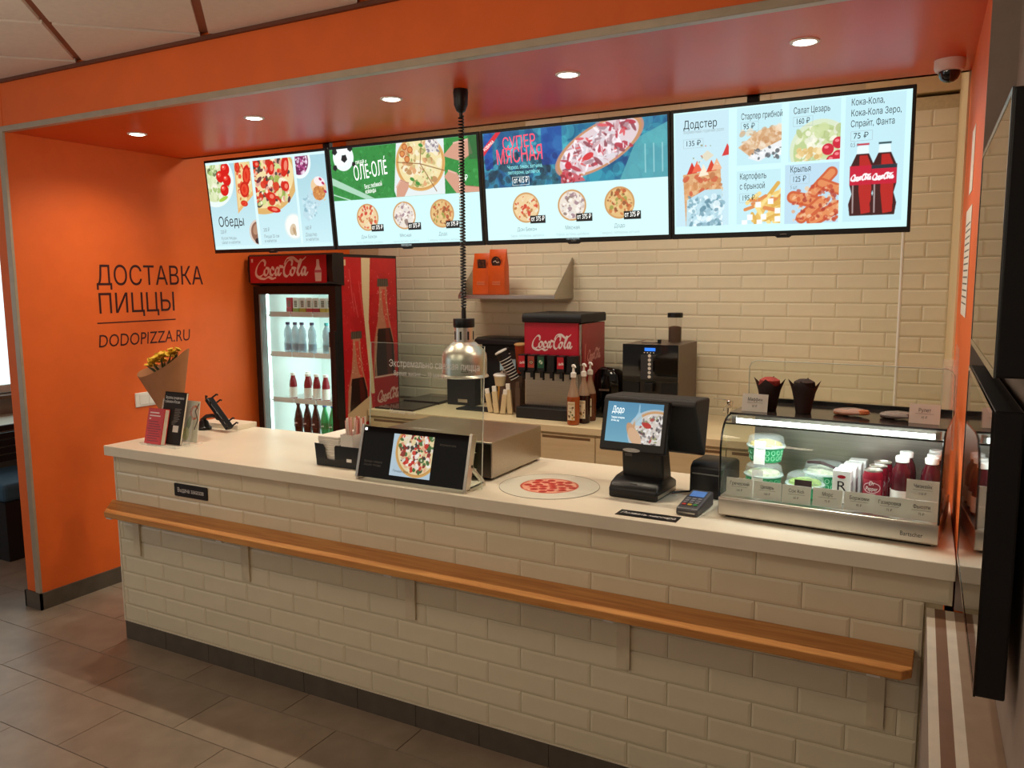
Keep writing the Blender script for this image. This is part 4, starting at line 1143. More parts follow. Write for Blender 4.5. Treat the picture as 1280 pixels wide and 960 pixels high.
# syrup bottles with pumps
SYR = [(0.038, 0.004), (0.040, 0.02), (0.040, 0.17), (0.030, 0.21), (0.015, 0.265), (0.0145, 0.30)]
for k, (x, y, z, col, lab) in enumerate(((1.628, 2.03, 0, '9a4a20', 'amber syrup bottle with white pump, nearest of three'), (1.662, 2.115, 0, '2a120e', 'dark syrup bottle with white pump, middle of three'), (1.662, 2.215, 0, '5a2c18', 'brown syrup bottle with white pump, hindmost of three'))):
    t = root('syrup_bottle', lab, 'bottle', (x, y, BZ + 0.0005), 0.0, 'syrup bottles on the back worktop')
    mk('bottle', rev([(0.034, 0)] + [p for p in SYR if p[1] <= 0.171] + [(0.0385, 0.178)], 22), mt('syrup_' + col, col, 0.1), t, smooth=True)
    mk('glass_neck', rev([(0.0385, 0.178), (0.030, 0.215), (0.015, 0.268), (0.0145, 0.30)], 22), mt('tinted_glass_neck', 'b89a80', 0.1, alpha=0.6), t, smooth=True)
    p = mk('pump', [rev([(0.018, 0.298), (0.018, 0.325), (0.008, 0.332), (0.006, 0.36), (0.012, 0.364), (0.012, 0.376), (0.004, 0.38)], 14), tb([(0, 0, 0.371), (0.02, -0.022, 0.372), (0.03, -0.034, 0.362)], [0.007, 0.005, 0.004], 8)], WHITE, t, smooth=True)
    c = Cv(40, 70, 'e2d6b8')
    c.speckle(6, 20, 36, 64, ['6a4a2a', 'a8783a', '4a5a2c', 'c89a4a'], 16, 2, 6); c.rect(4, 4, 36, 12, 'c9b48a')
    pic('label', c, 0.052, 0.115, t, (0, 0, 0.09), curve=0.0408)
# paper towel dispenser on the wall side, coffee machine
pd = root('towel_dispenser', 'glossy black rounded dispenser beside the coffee machine', 'dispenser', (1.722, 2.425, BZ))
mk('body', pr([(-0.092, 0.0005), (0.088, 0.0005), (0.094, 0.22), (0.085, 0.29), (0.05, 0.335), (-0.05, 0.335), (-0.088, 0.29), (-0.096, 0.22)], -0.085, 0.07, 'y'), GLOSSB, pd, bev=0.02, seg=3, smooth=True)
mk('badge', bx(-0.05, 0.02, -0.0865, -0.0845, 0.18, 0.192), STEELV, pd)
cm = root('coffee_machine', 'black coffee machine with grey side and blue-lit display on the back worktop', 'coffee machine', (2.03, 2.30, BZ))
mk('body', bx(-0.18, 0.18, 0.02, 0.42, 0.0005, 0.495), mt('warm_grey_metal', '6c5c52', 0.4, metal=0.4), cm, bev=0.005)
mk('front_panel', bx(-0.182, 0.182, 0.0, 0.02, 0.26, 0.496), GLOSSB, cm, bev=0.003)
mk('side_column', bx(-0.18, -0.07, 0.002, 0.02, 0.0005, 0.26), BLACK, cm)
mk('side_column', bx(0.075, 0.18, 0.002, 0.02, 0.0005, 0.26), BLACK, cm)
mk('recess', bx(-0.07, 0.075, 0.012, 0.021, 0.03, 0.26), mt('dark_steel', '4a4644', 0.3, metal=0.9), cm)
mk('spout', [bx(-0.03, 0.03, -0.03, 0.02, 0.20, 0.255)], BLACK, cm, bev=0.006)
mk('display', bx(-0.035, 0.035, -0.0012, 0.0005, 0.455, 0.475), mt('blue_display', '2a6fd8', 0.4, emit=1.1, var=0.1), cm)
mk('button_plate', bx(-0.06, 0.02, -0.0008, 0.0005, 0.275, 0.43), mt('button_plate_grey', '3a3a3e', 0.3), cm)
for k in range(6):
    mk('button', tf(rev([(0.007, 0), (0.0105, 0.0005), (0.0105, 0.0025), (0.007, 0.003)], 16), loc=(-0.002, -0.0005, 0.425 - 0.0265 * k), rot=(math.pi / 2, 0, 0)), WHITE, cm)
for k in range(4):
    mk('icon', bx(-0.04 + 0.02 * k, -0.032 + 0.02 * k, -0.001, 0.0004, 0.442, 0.447), WINK, cm)
mk('bean_hopper', rev([(0.044, 0.496), (0.044, 0.66)], 24, (0.09, 0.22, 0)), mt('smoky_clear_plastic', 'a08a70', 0.1, alpha=0.15), cm, smooth=True)
mk('coffee_beans', rev([(0.040, 0.50), (0.040, 0.595), (0.02, 0.602), (1e-5, 0.602)], 20, (0.09, 0.22, 0)), mt('coffee_beans', '3a2016', 0.6, var=0.4, scale=120, bump=0.8, bscale=150), cm, smooth=True)
mk('hopper_lid', rev([(0.049, 0.658), (0.049, 0.684), (0.045, 0.688), (1e-5, 0.688)], 24, (0.09, 0.22, 0)), BLACK, cm, smooth=True)
mk('cup_rail', [bx(-0.10, 0.0, 0.12, 0.22, 0.496, 0.506)], STEELV, cm, bev=0.003)
mk('switch_knob', bx(0.015, 0.035, 0.10, 0.115, 0.496, 0.52), BLACK, cm)
# tap at the sink
tp = root('kitchen_tap', 'brass-toned mixer tap at the back wall left of the glass display case', 'tap', (2.46, 2.62, BZ))
mk('post', rev([(0.024, 0.0005), (0.022, 0.012), (0.016, 0.016), (0.016, 0.10), (0.02, 0.105), (0.02, 0.125), (0.002, 0.13)], 18), CHROME, tp, smooth=True)
mk('spout', tb([(0, 0, 0.085), (0, -0.05, 0.10), (0, -0.12, 0.095), (0, -0.15, 0.075)], [0.012, 0.011, 0.010, 0.010], 12), CHROME, tp, smooth=True)
mk('lever', tb([(0, 0, 0.125), (-0.05, -0.02, 0.135), (-0.10, -0.03, 0.14)], [0.008, 0.005, 0.004], 10), CHROME, tp, smooth=True)
# wall shelf with coffee bags
ws = root('wall_shelf', 'steel wall shelf with triangular end brackets on the tiled wall', 'shelf', (0.90, 2.62, 1.70))
mk('board', bx(-0.39, 0.39, -0.15, 0.157, 0.0, 0.028), STEEL, ws, bev=0.002)
for x in (-0.389, 0.383):
    mk('end_bracket', pr([(-0.15, 0.028), (0.157, 0.028), (0.157, 0.28), (0.147, 0.29)], x, x + 0.006, 'x'), STEEL, ws)
OB = mt('orange_foil_bag', 'd4571e', 0.38, var=0.06, bump=0.3, bscale=40)
for k, (x, y, z, lab) in enumerate(((0.645, 2.60, 0, 'orange coffee bag with dark square print, left one on the wall shelf'), (0.79, 2.575, 0, 'orange coffee bag with round dark print, right one on the wall shelf'))):
    t = root('coffee_bag', lab, 'bag', (x, y, 1.7285), 0.0, 'coffee bags on the wall shelf')
    hh = 0.30 if k == 0 else 0.325
    v = []
    for q, (hw, hd) in enumerate(((0.066, 0.036), (0.068, 0.04), (0.067, 0.034), (0.068, 0.012), (0.070, 0.003))):
        z = (0, 0.02, 0.62, 0.88, 1.0)[q] * hh
        v += [(-hw, -hd, z), (hw, -hd, z), (hw, hd, z), (-hw, hd, z)]
    f = [(3, 2, 1, 0), (16, 17, 18, 19)] + [(4 * q + i, 4 * q + (i + 1) % 4, 4 * q + 4 + (i + 1) % 4, 4 * q + 4 + i) for q in range(4) for i in range(4)]
    mk('bag', (v, f), OB, t, bev=0.004, smooth=True)
    c = Cv(60, 60, 'd4571e')
    if k:
        c.ell(30, 30, 27, 27, '2e1a14'); c.line([(14, 30), (26, 24), (34, 34), (46, 30)], 3, 'e8d8c8'); c.speckle(12, 12, 48, 48, ['5a3424', '3a2018', '8a5a3c'], 30, 1.5, 4); c.line([(14, 30), (26, 24), (34, 34), (46, 30)], 3, 'e8d8c8')
    else:
        c.rect(8, 4, 56, 54, '3a2018'); c.speckle(8, 4, 56, 54, ['5a3020', '2a1410', '6a4028'], 30, 2, 6)
    pic('print', c, 0.085, 0.085, t, (0.008 if k == 0 else 0.0, -0.0352, hh * 0.72), rot=(0.10, 0, 0))
    mk('small_print', [bx(-0.03, 0.035, -0.0405, -0.0392, 0.072 + 0.010 * i, 0.074 + 0.010 * i) for i in range(3)], mt('pale_orange_print', 'f0b48a', 0.6), t)['kind'] = 'stuff'
# ------------------------------------------------------------------ left wall
wl_t = root('wall_lettering', 'dark lettering with address line on the orange partition', 'lettering', (-0.7475, 0.0, 0.0))
RW = (math.pi / 2, 0, math.pi / 2)
text('word', 'ДОСТАВКА', 0.167, WALLINK, wl_t, (0.0006, 0.485, 1.818), rot=RW, fit=0.775)
text('word', 'ПИЦЦЫ', 0.167, WALLINK, wl_t, (0.0006, 0.485, 1.652), rot=RW, fit=0.53)
mk('underline', bx(0.0, 0.0008, 0.478, 1.03, 1.592, 1.599), WALLINK, wl_t)
text('address', 'DODOPIZZA.RU', 0.108, WALLINK, wl_t, (0.0006, 0.472, 1.452), rot=RW, fit=0.66, shear=0.12)
sw = root('light_switch', 'white double light switch on the orange partition behind the books', 'switch', (-0.748, 0.785, 1.107))
mk('frame', bx(0.0005, 0.010, -0.092, 0.088, -0.045, 0.045), WHITE, sw, bev=0.004)
for y in (-0.032, 0.035):
    mk('rocker', bx(0.010, 0.013, y - 0.032, y + 0.032, -0.032, 0.032), WHITE, sw, bev=0.0015)
# ------------------------------------------------------------------ books, bouquet, phone holder
LEAN = -0.24
bs = root('book_stand', 'clear acrylic stand holding the books at the left end of the counter', 'stand', (0.25, 0.10, 1.0252))
ACR = mt('clear_acrylic', 'f2f6f4', 0.05, alpha=0.16, var=0.0)
mk('base', bx(-0.115, 0.15, -0.045, 0.12, 0, 0.003), ACR, bs)
mk('back_rest', tf(bx(-0.10, 0.14, 0.0, 0.003, 0.0, 0.22), loc=(0, 0.045, 0.003), rot=(LEAN, 0, 0)), ACR, bs)
mk('front_lip', bx(-0.115, 0.15, -0.047, -0.044, 0, 0.012), ACR, bs)
k1 = root('red_book', 'thick red book with dark cover text leaning at the left end of the counter', 'book', (0.203, 0.074, 1.0302))
k1.rotation_euler = (LEAN, 0, 0)
mk('pages', bx(-0.056, 0.060, 0.003, 0.026, 0.002, 0.176), mt('page_edges', 'e4dac4', 0.8, var=0.1, scale=200, stretch=(1, 30, 1)), k1)
c = Cv(90, 140, 'd2302a')
for y, w in ((14, 52), (26, 60), (38, 10)):
    c.rect(10, y, 10 + w, y + 5, 'f4dcd8')
for k in range(9):
    c.rect(8 + (k % 3) * 3, 50 + k * 9.5, 62 + (k * 7) % 22, 53.5 + k * 9.5, '8a1a22')
mk('cover', bx(-0.060, 0.062, 0.0, 0.003, 0, 0.18), mt('red_cover', 'd2302a', 0.7), k1)
mk('back_cover', bx(-0.060, 0.062, 0.026, 0.029, 0, 0.18), MC['red_cover'], k1)
pic('cover_print', c, 0.118, 0.176, k1, (0.0, -0.0005, 0.09))
k2 = root('black_book', 'tall black book with white title behind the red book', 'book', (0.280, 0.112, 1.0302))
k2.rotation_euler = (LEAN, 0, 0)
mk('cover', bx(-0.078, 0.078, 0.0, 0.012, 0, 0.262), mt('black_cover', '1b1312', 0.75, spec=0.25), k2)
mk('pages', bx(-0.076, 0.0785, 0.002, 0.010, 0.002, 0.260), MC['page_edges'], k2)
c = Cv(90, 150, '1b1312')
for k in range(8):
    c.rect(50, 46 + 5 * k, 78 - (k * 5) % 9, 48 + 5 * k, '8a8480')
c.rect(52, 96, 76, 116, 'ded8d2')
for k in range(3):
    c.rect(44, 84 + 4 * k, 66 - 5 * k, 86 + 4 * k, '77716e')
pic('cover_print', c, 0.15, 0.25, k2, (0, -0.0005, 0.131), rough=0.8)
text('title', 'Вероятно, лучшая книга\nо бизнесе в России', 0.020, WINK, k2, (-0.068, -0.0011, 0.226), fit=0.132)
k3 = root('menu_booklet', 'pale booklet with red and green artwork standing behind the black book', 'booklet', (0.335, 0.190, 1.0302))
k3.rotation_euler = (LEAN * 0.7, 0, 0)
mk('leaflet', bx(-0.055, 0.055, 0.0, 0.003, 0, 0.21), PAPER, k3)
c = Cv(60, 110, 'e4e2d0')
c.ell(40, 30, 16, 20, 'd86a3a', 0.3); c.ell(44, 30, 12, 14, 'e8ded0', 0.3); c.line([(56, 6), (44, 26), (56, 48), (46, 74)], 3, '3a2222'); c.ell(22, 60, 8, 22, '6a8a3a', 0.3); c.ell(14, 88, 12, 18, 'c9d27a')
pic('artwork', c, 0.108, 0.206, k3, (0, -0.0006, 0.105))
# bouquet wrapped in kraft paper
bq = root('bouquet', 'yellow flowers wrapped in brown paper beside the books', 'bouquet', (0.105, 0.31, 1.0256))
ax = Vector((-0.02, 0.0, 0.33))
n = 24
V, F = [], []
def cone_pt(a, t):
    r = 0.012 + 0.145 * t
    top = 0.365 + 0.065 * math.cos(a) + 0.035 * math.sin(a) + 0.03 * abs(math.cos(a)) ** 3
    return (-0.085 * t + r * math.cos(a) * 1.2, 0.5 * r * math.sin(a), 0.002 + t * top)
for t in (0.0, 0.35, 0.7, 1.0):
    for i in range(n):
        V.append(cone_pt(2 * math.pi * i / n, t))
for q in range(3):
    F += [(q * n + i, q * n + (i + 1) % n, (q + 1) * n + (i + 1) % n, (q + 1) * n + i) for i in range(n)]
F.append(tuple(range(n))[::-1])
mk('paper_wrap', (V, F), mt('brown_wrapping_paper', 'a8744e', 0.8, var=0.06), bq, smooth=True)
YEL = mt('yellow_petals', 'e2b62c', 0.6, var=0.15, scale=60)
for i in range(64):
    a, q = random.uniform(0, 6.283), math.sqrt(random.random()) * 0.92
    p = (-0.085 + 0.130 * q * math.cos(a), 0.06 * q * math.sin(a), 0.392 + 0.052 * q * math.cos(a) + random.uniform(-0.005, 0.02) + 0.035 * (1 - q))
    mk('flower', [tf(rev([(0.004, 0.0), (0.013, 0.006), (0.016, 0.010), (0.008, 0.013), (1e-5, 0.012)], 7), loc=p, rot=(random.uniform(-0.7, 0.7), random.uniform(-0.7, 0.7), a))], YEL, bq)
for i in range(10):
    a = i * 0.63
    mk('leaf', tb([(-0.07, 0, 0.30), (-0.08 + 0.08 * math.cos(a), 0.03 * math.sin(a), 0.37 + 0.03 * math.cos(a)), (-0.085 + 0.12 * math.cos(a), 0.04 * math.sin(a), 0.40 + 0.045 * math.cos(a))], [0.003, 0.007, 0.001], 5), mt('dark_leaf', '3f4420', 0.6), bq)
# phone holder (gooseneck clamp)
ph = root('phone_holder', 'black spring-arm phone holder lying on the counter by the raised board', 'phone holder', (0.17, 0.50, 1.0256))
mk('suction_foot', rev([(0.040, 0.0), (0.041, 0.012), (0.030, 0.022), (0.024, 0.045), (0.014, 0.055)], 18, (-0.085, 0.0, 0.0)), BLACK, ph, smooth=True)
mk('arm', tb([(-0.10, 0, 0.05), (-0.06, 0, 0.075), (-0.01, 0, 0.082), (0.03, 0, 0.078)], 0.011, 8), BLACK, ph, smooth=True)
mk('joint', ball((0.035, 0, 0.078), 0.02, 12, 8), BLACK, ph, smooth=True)
mk('cradle', tf(bx(-0.012, 0.012, -0.022, 0.022, -0.10, 0.115), loc=(0.045, 0, 0.092), rot=(0, -0.78, 0)), BLACK, ph, bev=0.004)
for s, e in ((0.115, 0.03), (0.075, 0.03), (-0.09, 0.03), (-0.055, 0.028)):
    for y in (-0.03, 0.03):
        p0 = Vector((0.045, y, 0.092)) + Vector((-math.sin(0.78) * s, 0, math.cos(0.78) * s))
        mk('claw', tb([(p0.x, y * 0.6, p0.z), (p0.x + e * 0.7, y * 1.2, p0.z + e * 0.7), (p0.x + e, y * 1.2, p0.z + e * 0.6)], 0.005, 6), BLACK, ph)
# ------------------------------------------------------------------ napkin and straw caddy
nc = root('napkin_caddy', 'black caddy holding napkins and straws left of the customer display', 'caddy', (1.375, 0.215, 1.0256))
mk('tray', bx(-0.125, 0.115, -0.10, 0.10, 0, 0.006), BLACK, nc)
FRONT = [(-0.125, 0.0), (0.115, 0.0), (0.120, 0.095), (-0.015, 0.095), (-0.022, 0.088), (-0.022, 0.03), (-0.072, 0.03), (-0.078, 0.08), (-0.088, 0.095), (-0.135, 0.098)]
mk('front_wall', pr(FRONT, -0.104, -0.100, 'y'), BLACK, nc)
mk('back_wall', pr([(-0.125, 0), (0.115, 0), (0.120, 0.095), (-0.135, 0.098)], 0.10, 0.104, 'y'), BLACK, nc)
for x in (-0.128, -0.0, 0.113):
    mk('side_wall', bx(x - 0.002, x + 0.002, -0.10, 0.10, 0.004, 0.094), BLACK, nc)
mk('badge', bx(0.045, 0.072, -0.1052, -0.1038, 0.028, 0.042), WINK, nc)
nk = root('napkin_stack', 'stack of white paper napkins in the black caddy', 'napkins', (1.310, 0.215, 1.0322), group=None)
for k in range(12):
    mk('napkin', bx(-0.060, 0.058, -0.094 + random.uniform(0, 0.004), 0.094, 0.0005 + 0.0103 * k, 0.0100 + 0.0103 * k), PAPER, nk, bev=0.002, seg=1)
sb = root('straw_cup', 'white card cup packed with straws in the black caddy', 'cup', (1.425, 0.20, 1.0322))
mk('cup', [bx(-0.035, 0.028, -0.088, -0.086, 0, 0.14), bx(-0.035, 0.028, 0.03, 0.032, 0, 0.14), bx(-0.037, -0.035, -0.088, 0.032, 0, 0.14), bx(0.028, 0.030, -0.088, 0.032, 0, 0.14)], mt('translucent_white', 'f0ece6', 0.4, alpha=0.75), sb)
STR = [mt('straw_red', 'd87a72', 0.4), mt('straw_pink', 'eab8ac', 0.4), mt('straw_white', 'f0e2da', 0.4)]
for k in range(34):
    x, y = random.uniform(-0.028, 0.022), random.uniform(-0.08, 0.024)
    mk('straw', tb([(x, y, 0.002), (x + random.uniform(-0.006, 0.010), y + random.uniform(-0.01, 0.01), 0.195 + random.uniform(0, 0.02))], 0.0035, 5), random.choice(STR), sb)
# ------------------------------------------------------------------ customer display with sneeze guard
cd = root('customer_display', 'black customer display in a steel frame at the counter front', 'display', (1.842, -0.02, 1.0256))
TL = -0.27
def slab(x0, x1, y0, y1, z0, z1):
    return tf(bx(x0, x1, y0, y1, z0, z1), rot=(TL, 0, 0))
mk('panel', slab(-0.258, 0.250, 0.0, 0.012, 0.014, 0.222), GLOSSB, cd, bev=0.001, seg=1)
for x in (-0.270, 0.250):
    s = mk('side_frame', slab(x, x + 0.014, -0.004, 0.03, 0.012, 0.228), STEELV, cd, bev=0.001, seg=1)
    mk('foot', [bx(x, x + 0.014, 0.004, 0.15, 0.0005, 0.012), tf(bx(x, x + 0.014, -0.005, 0.005, 0, 0.135), loc=(0, 0.145, 0.012), rot=(0.85, 0, 0))], STEELV, s)
c = Cv(180, 150, 'b9cfdc')
c.pizza(112, 50, 98, 98, ['d23428', 'f0e6d8', 'c2281e', '3f6a34', 'efe3c8', '8d2a24', '2f2a28', 'e9b08a', 'fbf4ea'], 240, crust='d9a85e', cheese='ecd7a4', big=0.11)
c.rect(0, 0, 16, 150, 'bcd2de', 0.7)
pp = pic('picture', c, 0.195, 0.168, cd, (0, 0, 0), emit=0.75)
pp.matrix_local = Matrix.Rotation(TL, 4, 'X') @ Matrix.Translation((-0.005, -0.0012, 0.118))
for s, x, z, sz in (('Время сборки\nвашей пиццы', -0.235, 0.075, 0.013), ('Актуальная цена', 0.12, 0.172, 0.013), ('Пицца дня', -0.088, 0.05, 0.012)):
    t = text('caption', s, sz, GREYINK, cd, (0, 0, 0), fit=0.075 if x > -0.2 else 0.09)
    t.matrix_local = Matrix.Rotation(TL, 4, 'X') @ Matrix.Translation((x, -0.0016, z)) @ Matrix.Rotation(math.pi / 2, 4, 'X')
mk('sensor', slab(-0.252, -0.242, -0.002, 0.0, 0.205, 0.215), mt('white_led', 'ffffff', 0.4, emit=2.0, var=0), cd)
TG = -0.06
sn = mk('glass_guard', tf(bx(-0.262, 0.285, 0.0, 0.006, 0.002, 0.556), rot=(TG, 0, 0)), GLASSG, cd, loc=(0, 0.082, 0), label='clear glass guard with white slogan')
EDGE = mt('glass_edge', 'dfe8dc', 0.15, alpha=0.8)
mk('pane_edge', [tf(bx(-0.2628, -0.2618, -0.0005, 0.0065, 0.002, 0.556), rot=(TG, 0, 0)), tf(bx(0.2845, 0.2855, -0.0005, 0.0065, 0.002, 0.556), rot=(TG, 0, 0)), tf(bx(-0.262, 0.285, -0.0005, 0.0065, 0.5555, 0.5565), rot=(TG, 0, 0))], EDGE, sn)['kind'] = 'stuff'
for s, x, z, sz, ft in (('Экстремально свежая пицца', -0.165, 0.46, 0.040, 0.43), ('Время жизни — 30 минут', -0.14, 0.425, 0.027, 0.25), ('Обжигающе горячо', -0.16, 0.27, 0.022, 0.13)):
    t = text('slogan', s, sz, WINK, sn, (0, 0, 0), fit=ft)
    t.matrix_local = Matrix.Rotation(TG, 4, 'X') @ Matrix.Translation((x, -0.0012, z)) @ Matrix.Rotation(math.pi / 2, 4, 'X')
# ------------------------------------------------------------------ steel warming plate, pizza sticker
wp = root('warming_plate', 'low brushed steel warming box on the counter under the heat lamp', 'food warmer', (1.80, 0.42, 1.0256))
mk('box', bx(-0.30, 0.295, -0.218, 0.225, 0.010, 0.158), STEEL, wp, bev=0.004)
mk('front_cover', bx(-0.295, 0.290, -0.221, -0.217, 0.014, 0.150), mt('dark_front_steel', '4c443c', 0.35, metal=0.9), wp)
for z in (0.045, 0.115):
    mk('screw', tf(rev([(0.006, 0), (0.006, 0.002), (0.003, 0.003)], 10), loc=(0.22, -0.221, z), rot=(math.pi / 2, 0, 0)), CHROME, wp)
for x in (-0.27, 0.265):
    for y in (-0.19, 0.20):
        mk('foot', bx(x - 0.015, x + 0.015, y - 0.015, y + 0.015, 0.0005, 0.011), BLACK, wp)
pz = root('counter_sticker', 'round pizza picture in a pale disc set into the worktop', 'sticker', (2.335, 0.235, 1.0252))
mk('disc', rev([(0.198, 0.0), (0.198, 0.0012), (0.196, 0.0014), (1e-5, 0.0014)], 56), mt('pale_disc', 'dcdacb', 0.4, var=0.02), pz)
mk('rim', rev([(0.1965, 0.0013), (0.1965, 0.0017), (0.1985, 0.0017), (0.1985, 0.0)], 56), mt('grey_rim', '8f8878', 0.5), pz)
c = Cv(160, 160, 'dcdacb')
c.ell(80, 80, 78, 78, 'cf5a44'); c.ell(80, 80, 72, 72, 'e8a88e')
c.speckle(20, 20, 140, 140, ['f0c8b0', 'e29a80', 'd87a64'], 160, 3, 9, 0.7)
for k in range(22):
    a, q = k * 2.399, 66 * math.sqrt((k + 0.5) / 22)
    c.ell(80 + q * math.cos(a), 80 + q * math.sin(a), 11, 11, 'c2241f', 0, 0.92); c.ell(80 + q * math.cos(a) + 2, 80 + q * math.sin(a), 6, 6, 'a81a1a', 0, 0.8)
r_ = np.hypot(c.X - 80, c.Y - 80)
c.a[r_ > 78.5] = hx('dcdacb')
o = pic('pizza_print', c, 0.235, 0.235, pz, (0, 0, 0.0019), rot=(-math.pi / 2, 0, 0.2), rough=0.4)
# ------------------------------------------------------------------ till with two screens
ti = root('till', 'black till with a lit pizza picture on its customer screen', 'till', (2.695, 0.30, 1.0256), rz=-0.05)
mk('base', pr([(-0.105, 0.0), (0.10, 0.0), (0.10, 0.045), (0.03, 0.075), (-0.04, 0.07), (-0.085, 0.055), (-0.105, 0.035)], -0.092, 0.100, 'x'), BLACK, ti, bev=0.008, seg=3, smooth=True)
mk('chrome_strip', bx(0.0995, 0.1015, -0.095, 0.09, 0.010, 0.022), STEELV, ti)
mk('stem', pr([(-0.03, 0.06), (0.06, 0.06), (0.025, 0.20), (-0.045, 0.20)], -0.068, 0.095, 'x'), BLACK, ti, bev=0.008)
fs = mk('customer_screen', [bx(-0.130, 0.130, -0.014, 0.010, -0.096, 0.100)], BLACK, ti, loc=(0.005, -0.085, 0.27), rot=(-0.24, 0, 0), bev=0.007)
c = Cv(170, 120, '5a94b4')
for k in range(120):
    c.rect(0, k, 170, k + 1, hx('4f8eb2') * (1 - k / 120) + hx('79b4c8') * (k / 120))
c.ell(150, 88, 82, 72, 'b5c4cc'); c.pizza(152, 84, 74, 64, ['e6e2e0', '7f7a7a', 'c8bdb6', '50484a', 'f4f0ec', 'a34a44', '9a9a72'], 200, crust='cba27c', cheese='d8cec4', big=0.10)
c.ell(84, 92, 14, 36, 'c99a74', -0.5); c.ell(90, 100, 16, 30, 'd8b08c', -0.6)
c.poly([(96, 4), (99, 4), (100, 26), (108, 40), (108, 66), (88, 66), (88, 40), (95, 26)], 'a9cfe2', 0.8); c.ell(124, 64, 14, 8, 'b8322e', 0.3)
pic('picture', c, 0.218, 0.148, fs, (-0.001, -0.0148, 0.012), emit=0.8)
text('heading', 'Додо', 0.034, LITW, fs, (-0.092, -0.0154, 0.045), fit=0.048, shear=0.15)
text('caption', 'Говядина, пепперони\nветчина, сыр', 0.011, LITW, fs, (-0.092, -0.0154, 0.024), fit=0.052)
mk('maker_mark', tf(rev([(1e-5, 0), (0.034, 0.0)], 24), loc=(-0.0, -0.0146, -0.088), rot=(math.pi / 2, 0, 0), sc=(1, 0.22, 1)), WINK, fs)
mk('operator_screen', pr([(0.03, 0.14), (0.055, 0.13), (0.10, 0.345), (-0.055, 0.352), (-0.072, 0.33)], -0.145, 0.215, 'x'), BLACKM, ti, loc=(0, 0.03, 0.02), bev=0.008)
mk('port_plate', bx(-0.04, -0.012, -0.0745, -0.0725, 0.155, 0.165), GREYINK, ti)
# receipt printer
rp = root('receipt_printer', 'black receipt printer between the till and the display case', 'printer', (2.945, 0.42, 1.0256), rz=-0.1)
mk('body', pr([(-0.09, 0.0005), (0.09, 0.0005), (0.09, 0.12), (0.06, 0.132), (-0.06, 0.132), (-0.085, 0.115)], -0.072, 0.060, 'x'), BLACK, rp, bev=0.008, seg=3, smooth=True)
mk('cover_slot', bx(-0.06, 0.05, -0.091, -0.087, 0.088, 0.092), GREYINK, rp)
tag(mk('till_cable', tb([(2.80, 0.34, 1.031), (2.83, 0.37, 1.031), (2.86, 0.39, 1.031), (2.868, 0.40, 1.031)], 0.004, 8), BLACK, smooth=True), 'black cable between the till and the receipt printer', 'cable')
# card terminal
cdm = root('card_terminal', 'grey card payment terminal with blue screen on the worktop', 'card terminal', (2.938, 0.165, 1.0256), rz=-0.06)
mk('body', pr([(-0.088, 0.001), (0.085, 0.001), (0.085, 0.052), (0.05, 0.050), (-0.085, 0.026)], -0.039, 0.039, 'x'), mt('dark_grey_plastic', '4b4a4e', 0.4), cdm, bev=0.006)
SLP = 0.186
def on_slope(o, x, y, h):
    o.matrix_local = Matrix.Translation((x, y, 0.0415 + (y - 0.0) * SLP + h)) @ Matrix.Rotation(SLP, 4, 'X')
on_slope(mk('screen', bx(-0.026, 0.026, -0.022, 0.022, 0, 0.001), mt('terminal_blue', '4a6ea8', 0.3, emit=0.45, var=0.15), cdm), 0, 0.034, 0.0012)
for i in range(4):
    for j in range(3):
        col = (mt('key_red', 'b83a34', 0.5), mt('key_yellow', 'c9a83a', 0.5), mt('key_green', '3a8a4a', 0.5))[j] if i == 3 else mt('key_grey', '77767c', 0.5)
        on_slope(mk('key', bx(-0.007, 0.007, -0.005, 0.005, 0, 0.003), col, cdm, bev=0.001, seg=1), -0.020 + 0.020 * j, -0.008 - 0.016 * i, 0.0008)
mk('card_slot', bx(-0.03, 0.03, -0.0895, -0.086, 0.010, 0.014), STEELV, cdm)
# ------------------------------------------------------------------ glass display case and what is in it
CASE = Matrix.Translation((3.030, 0.118, 1.0256)) @ Matrix.Rotation(-0.055, 4, 'Z')
def cs(x, y, z=0.0):
    return tuple(CASE @ Vector((x, y, z)))
RZ = -0.055
CWD, CD = 0.668, 0.42
dc = root('display_case', 'lit countertop display case with curved glass front at the right end', 'display case', cs(0, 0, 0), RZ)
mk('base', pr([(0.0, 0.012), (0.006, 0.008), (CD, 0.008), (CD, 0.072), (0.006, 0.072), (0.0, 0.066)], 0, CWD, 'x'), STEELV, dc, bev=0.002)
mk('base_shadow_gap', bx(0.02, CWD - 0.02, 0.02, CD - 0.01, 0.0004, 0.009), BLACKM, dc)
text('maker_mark', 'Bartscher', 0.020, INK, dc, (CWD - 0.105, -0.0012, 0.028), fit=0.062, off=0.0004)
mk('back_panel', bx(0.006, CWD - 0.006, CD - 0.008, CD, 0.072, 0.342), STEEL, dc)
arc = []
for i in range(9):
    a = math.radians(90 * i / 8)
    arc.append((0.105 - 0.098 * math.cos(a) ** 0.8, 0.215 + 0.125 * math.sin(a)))
prof = [(0.006, 0.072)] + arc
V = [(x, y, z) for x in (0.004, CWD - 0.004) for y, z in prof]
n = len(prof)
mk('curved_glass', (V, [(i, i + 1, n + i + 1, n + i) for i in range(n - 1)]), GLASSG, dc, smooth=True)
for x in (0.002, CWD - 0.002):
    pg = mk('end_glass', (lambda P: ([(x, y, z) for y, z in P], [tuple(range(len(P)))]))(prof + [(CD - 0.008, 0.340), (CD - 0.008, 0.072)]), GLASSG, dc)
    mk('edge_strip', tb([(x, y, z) for y, z in prof], 0.0035, 6), mt('dark_edge', '1a1c1c', 0.2), pg)
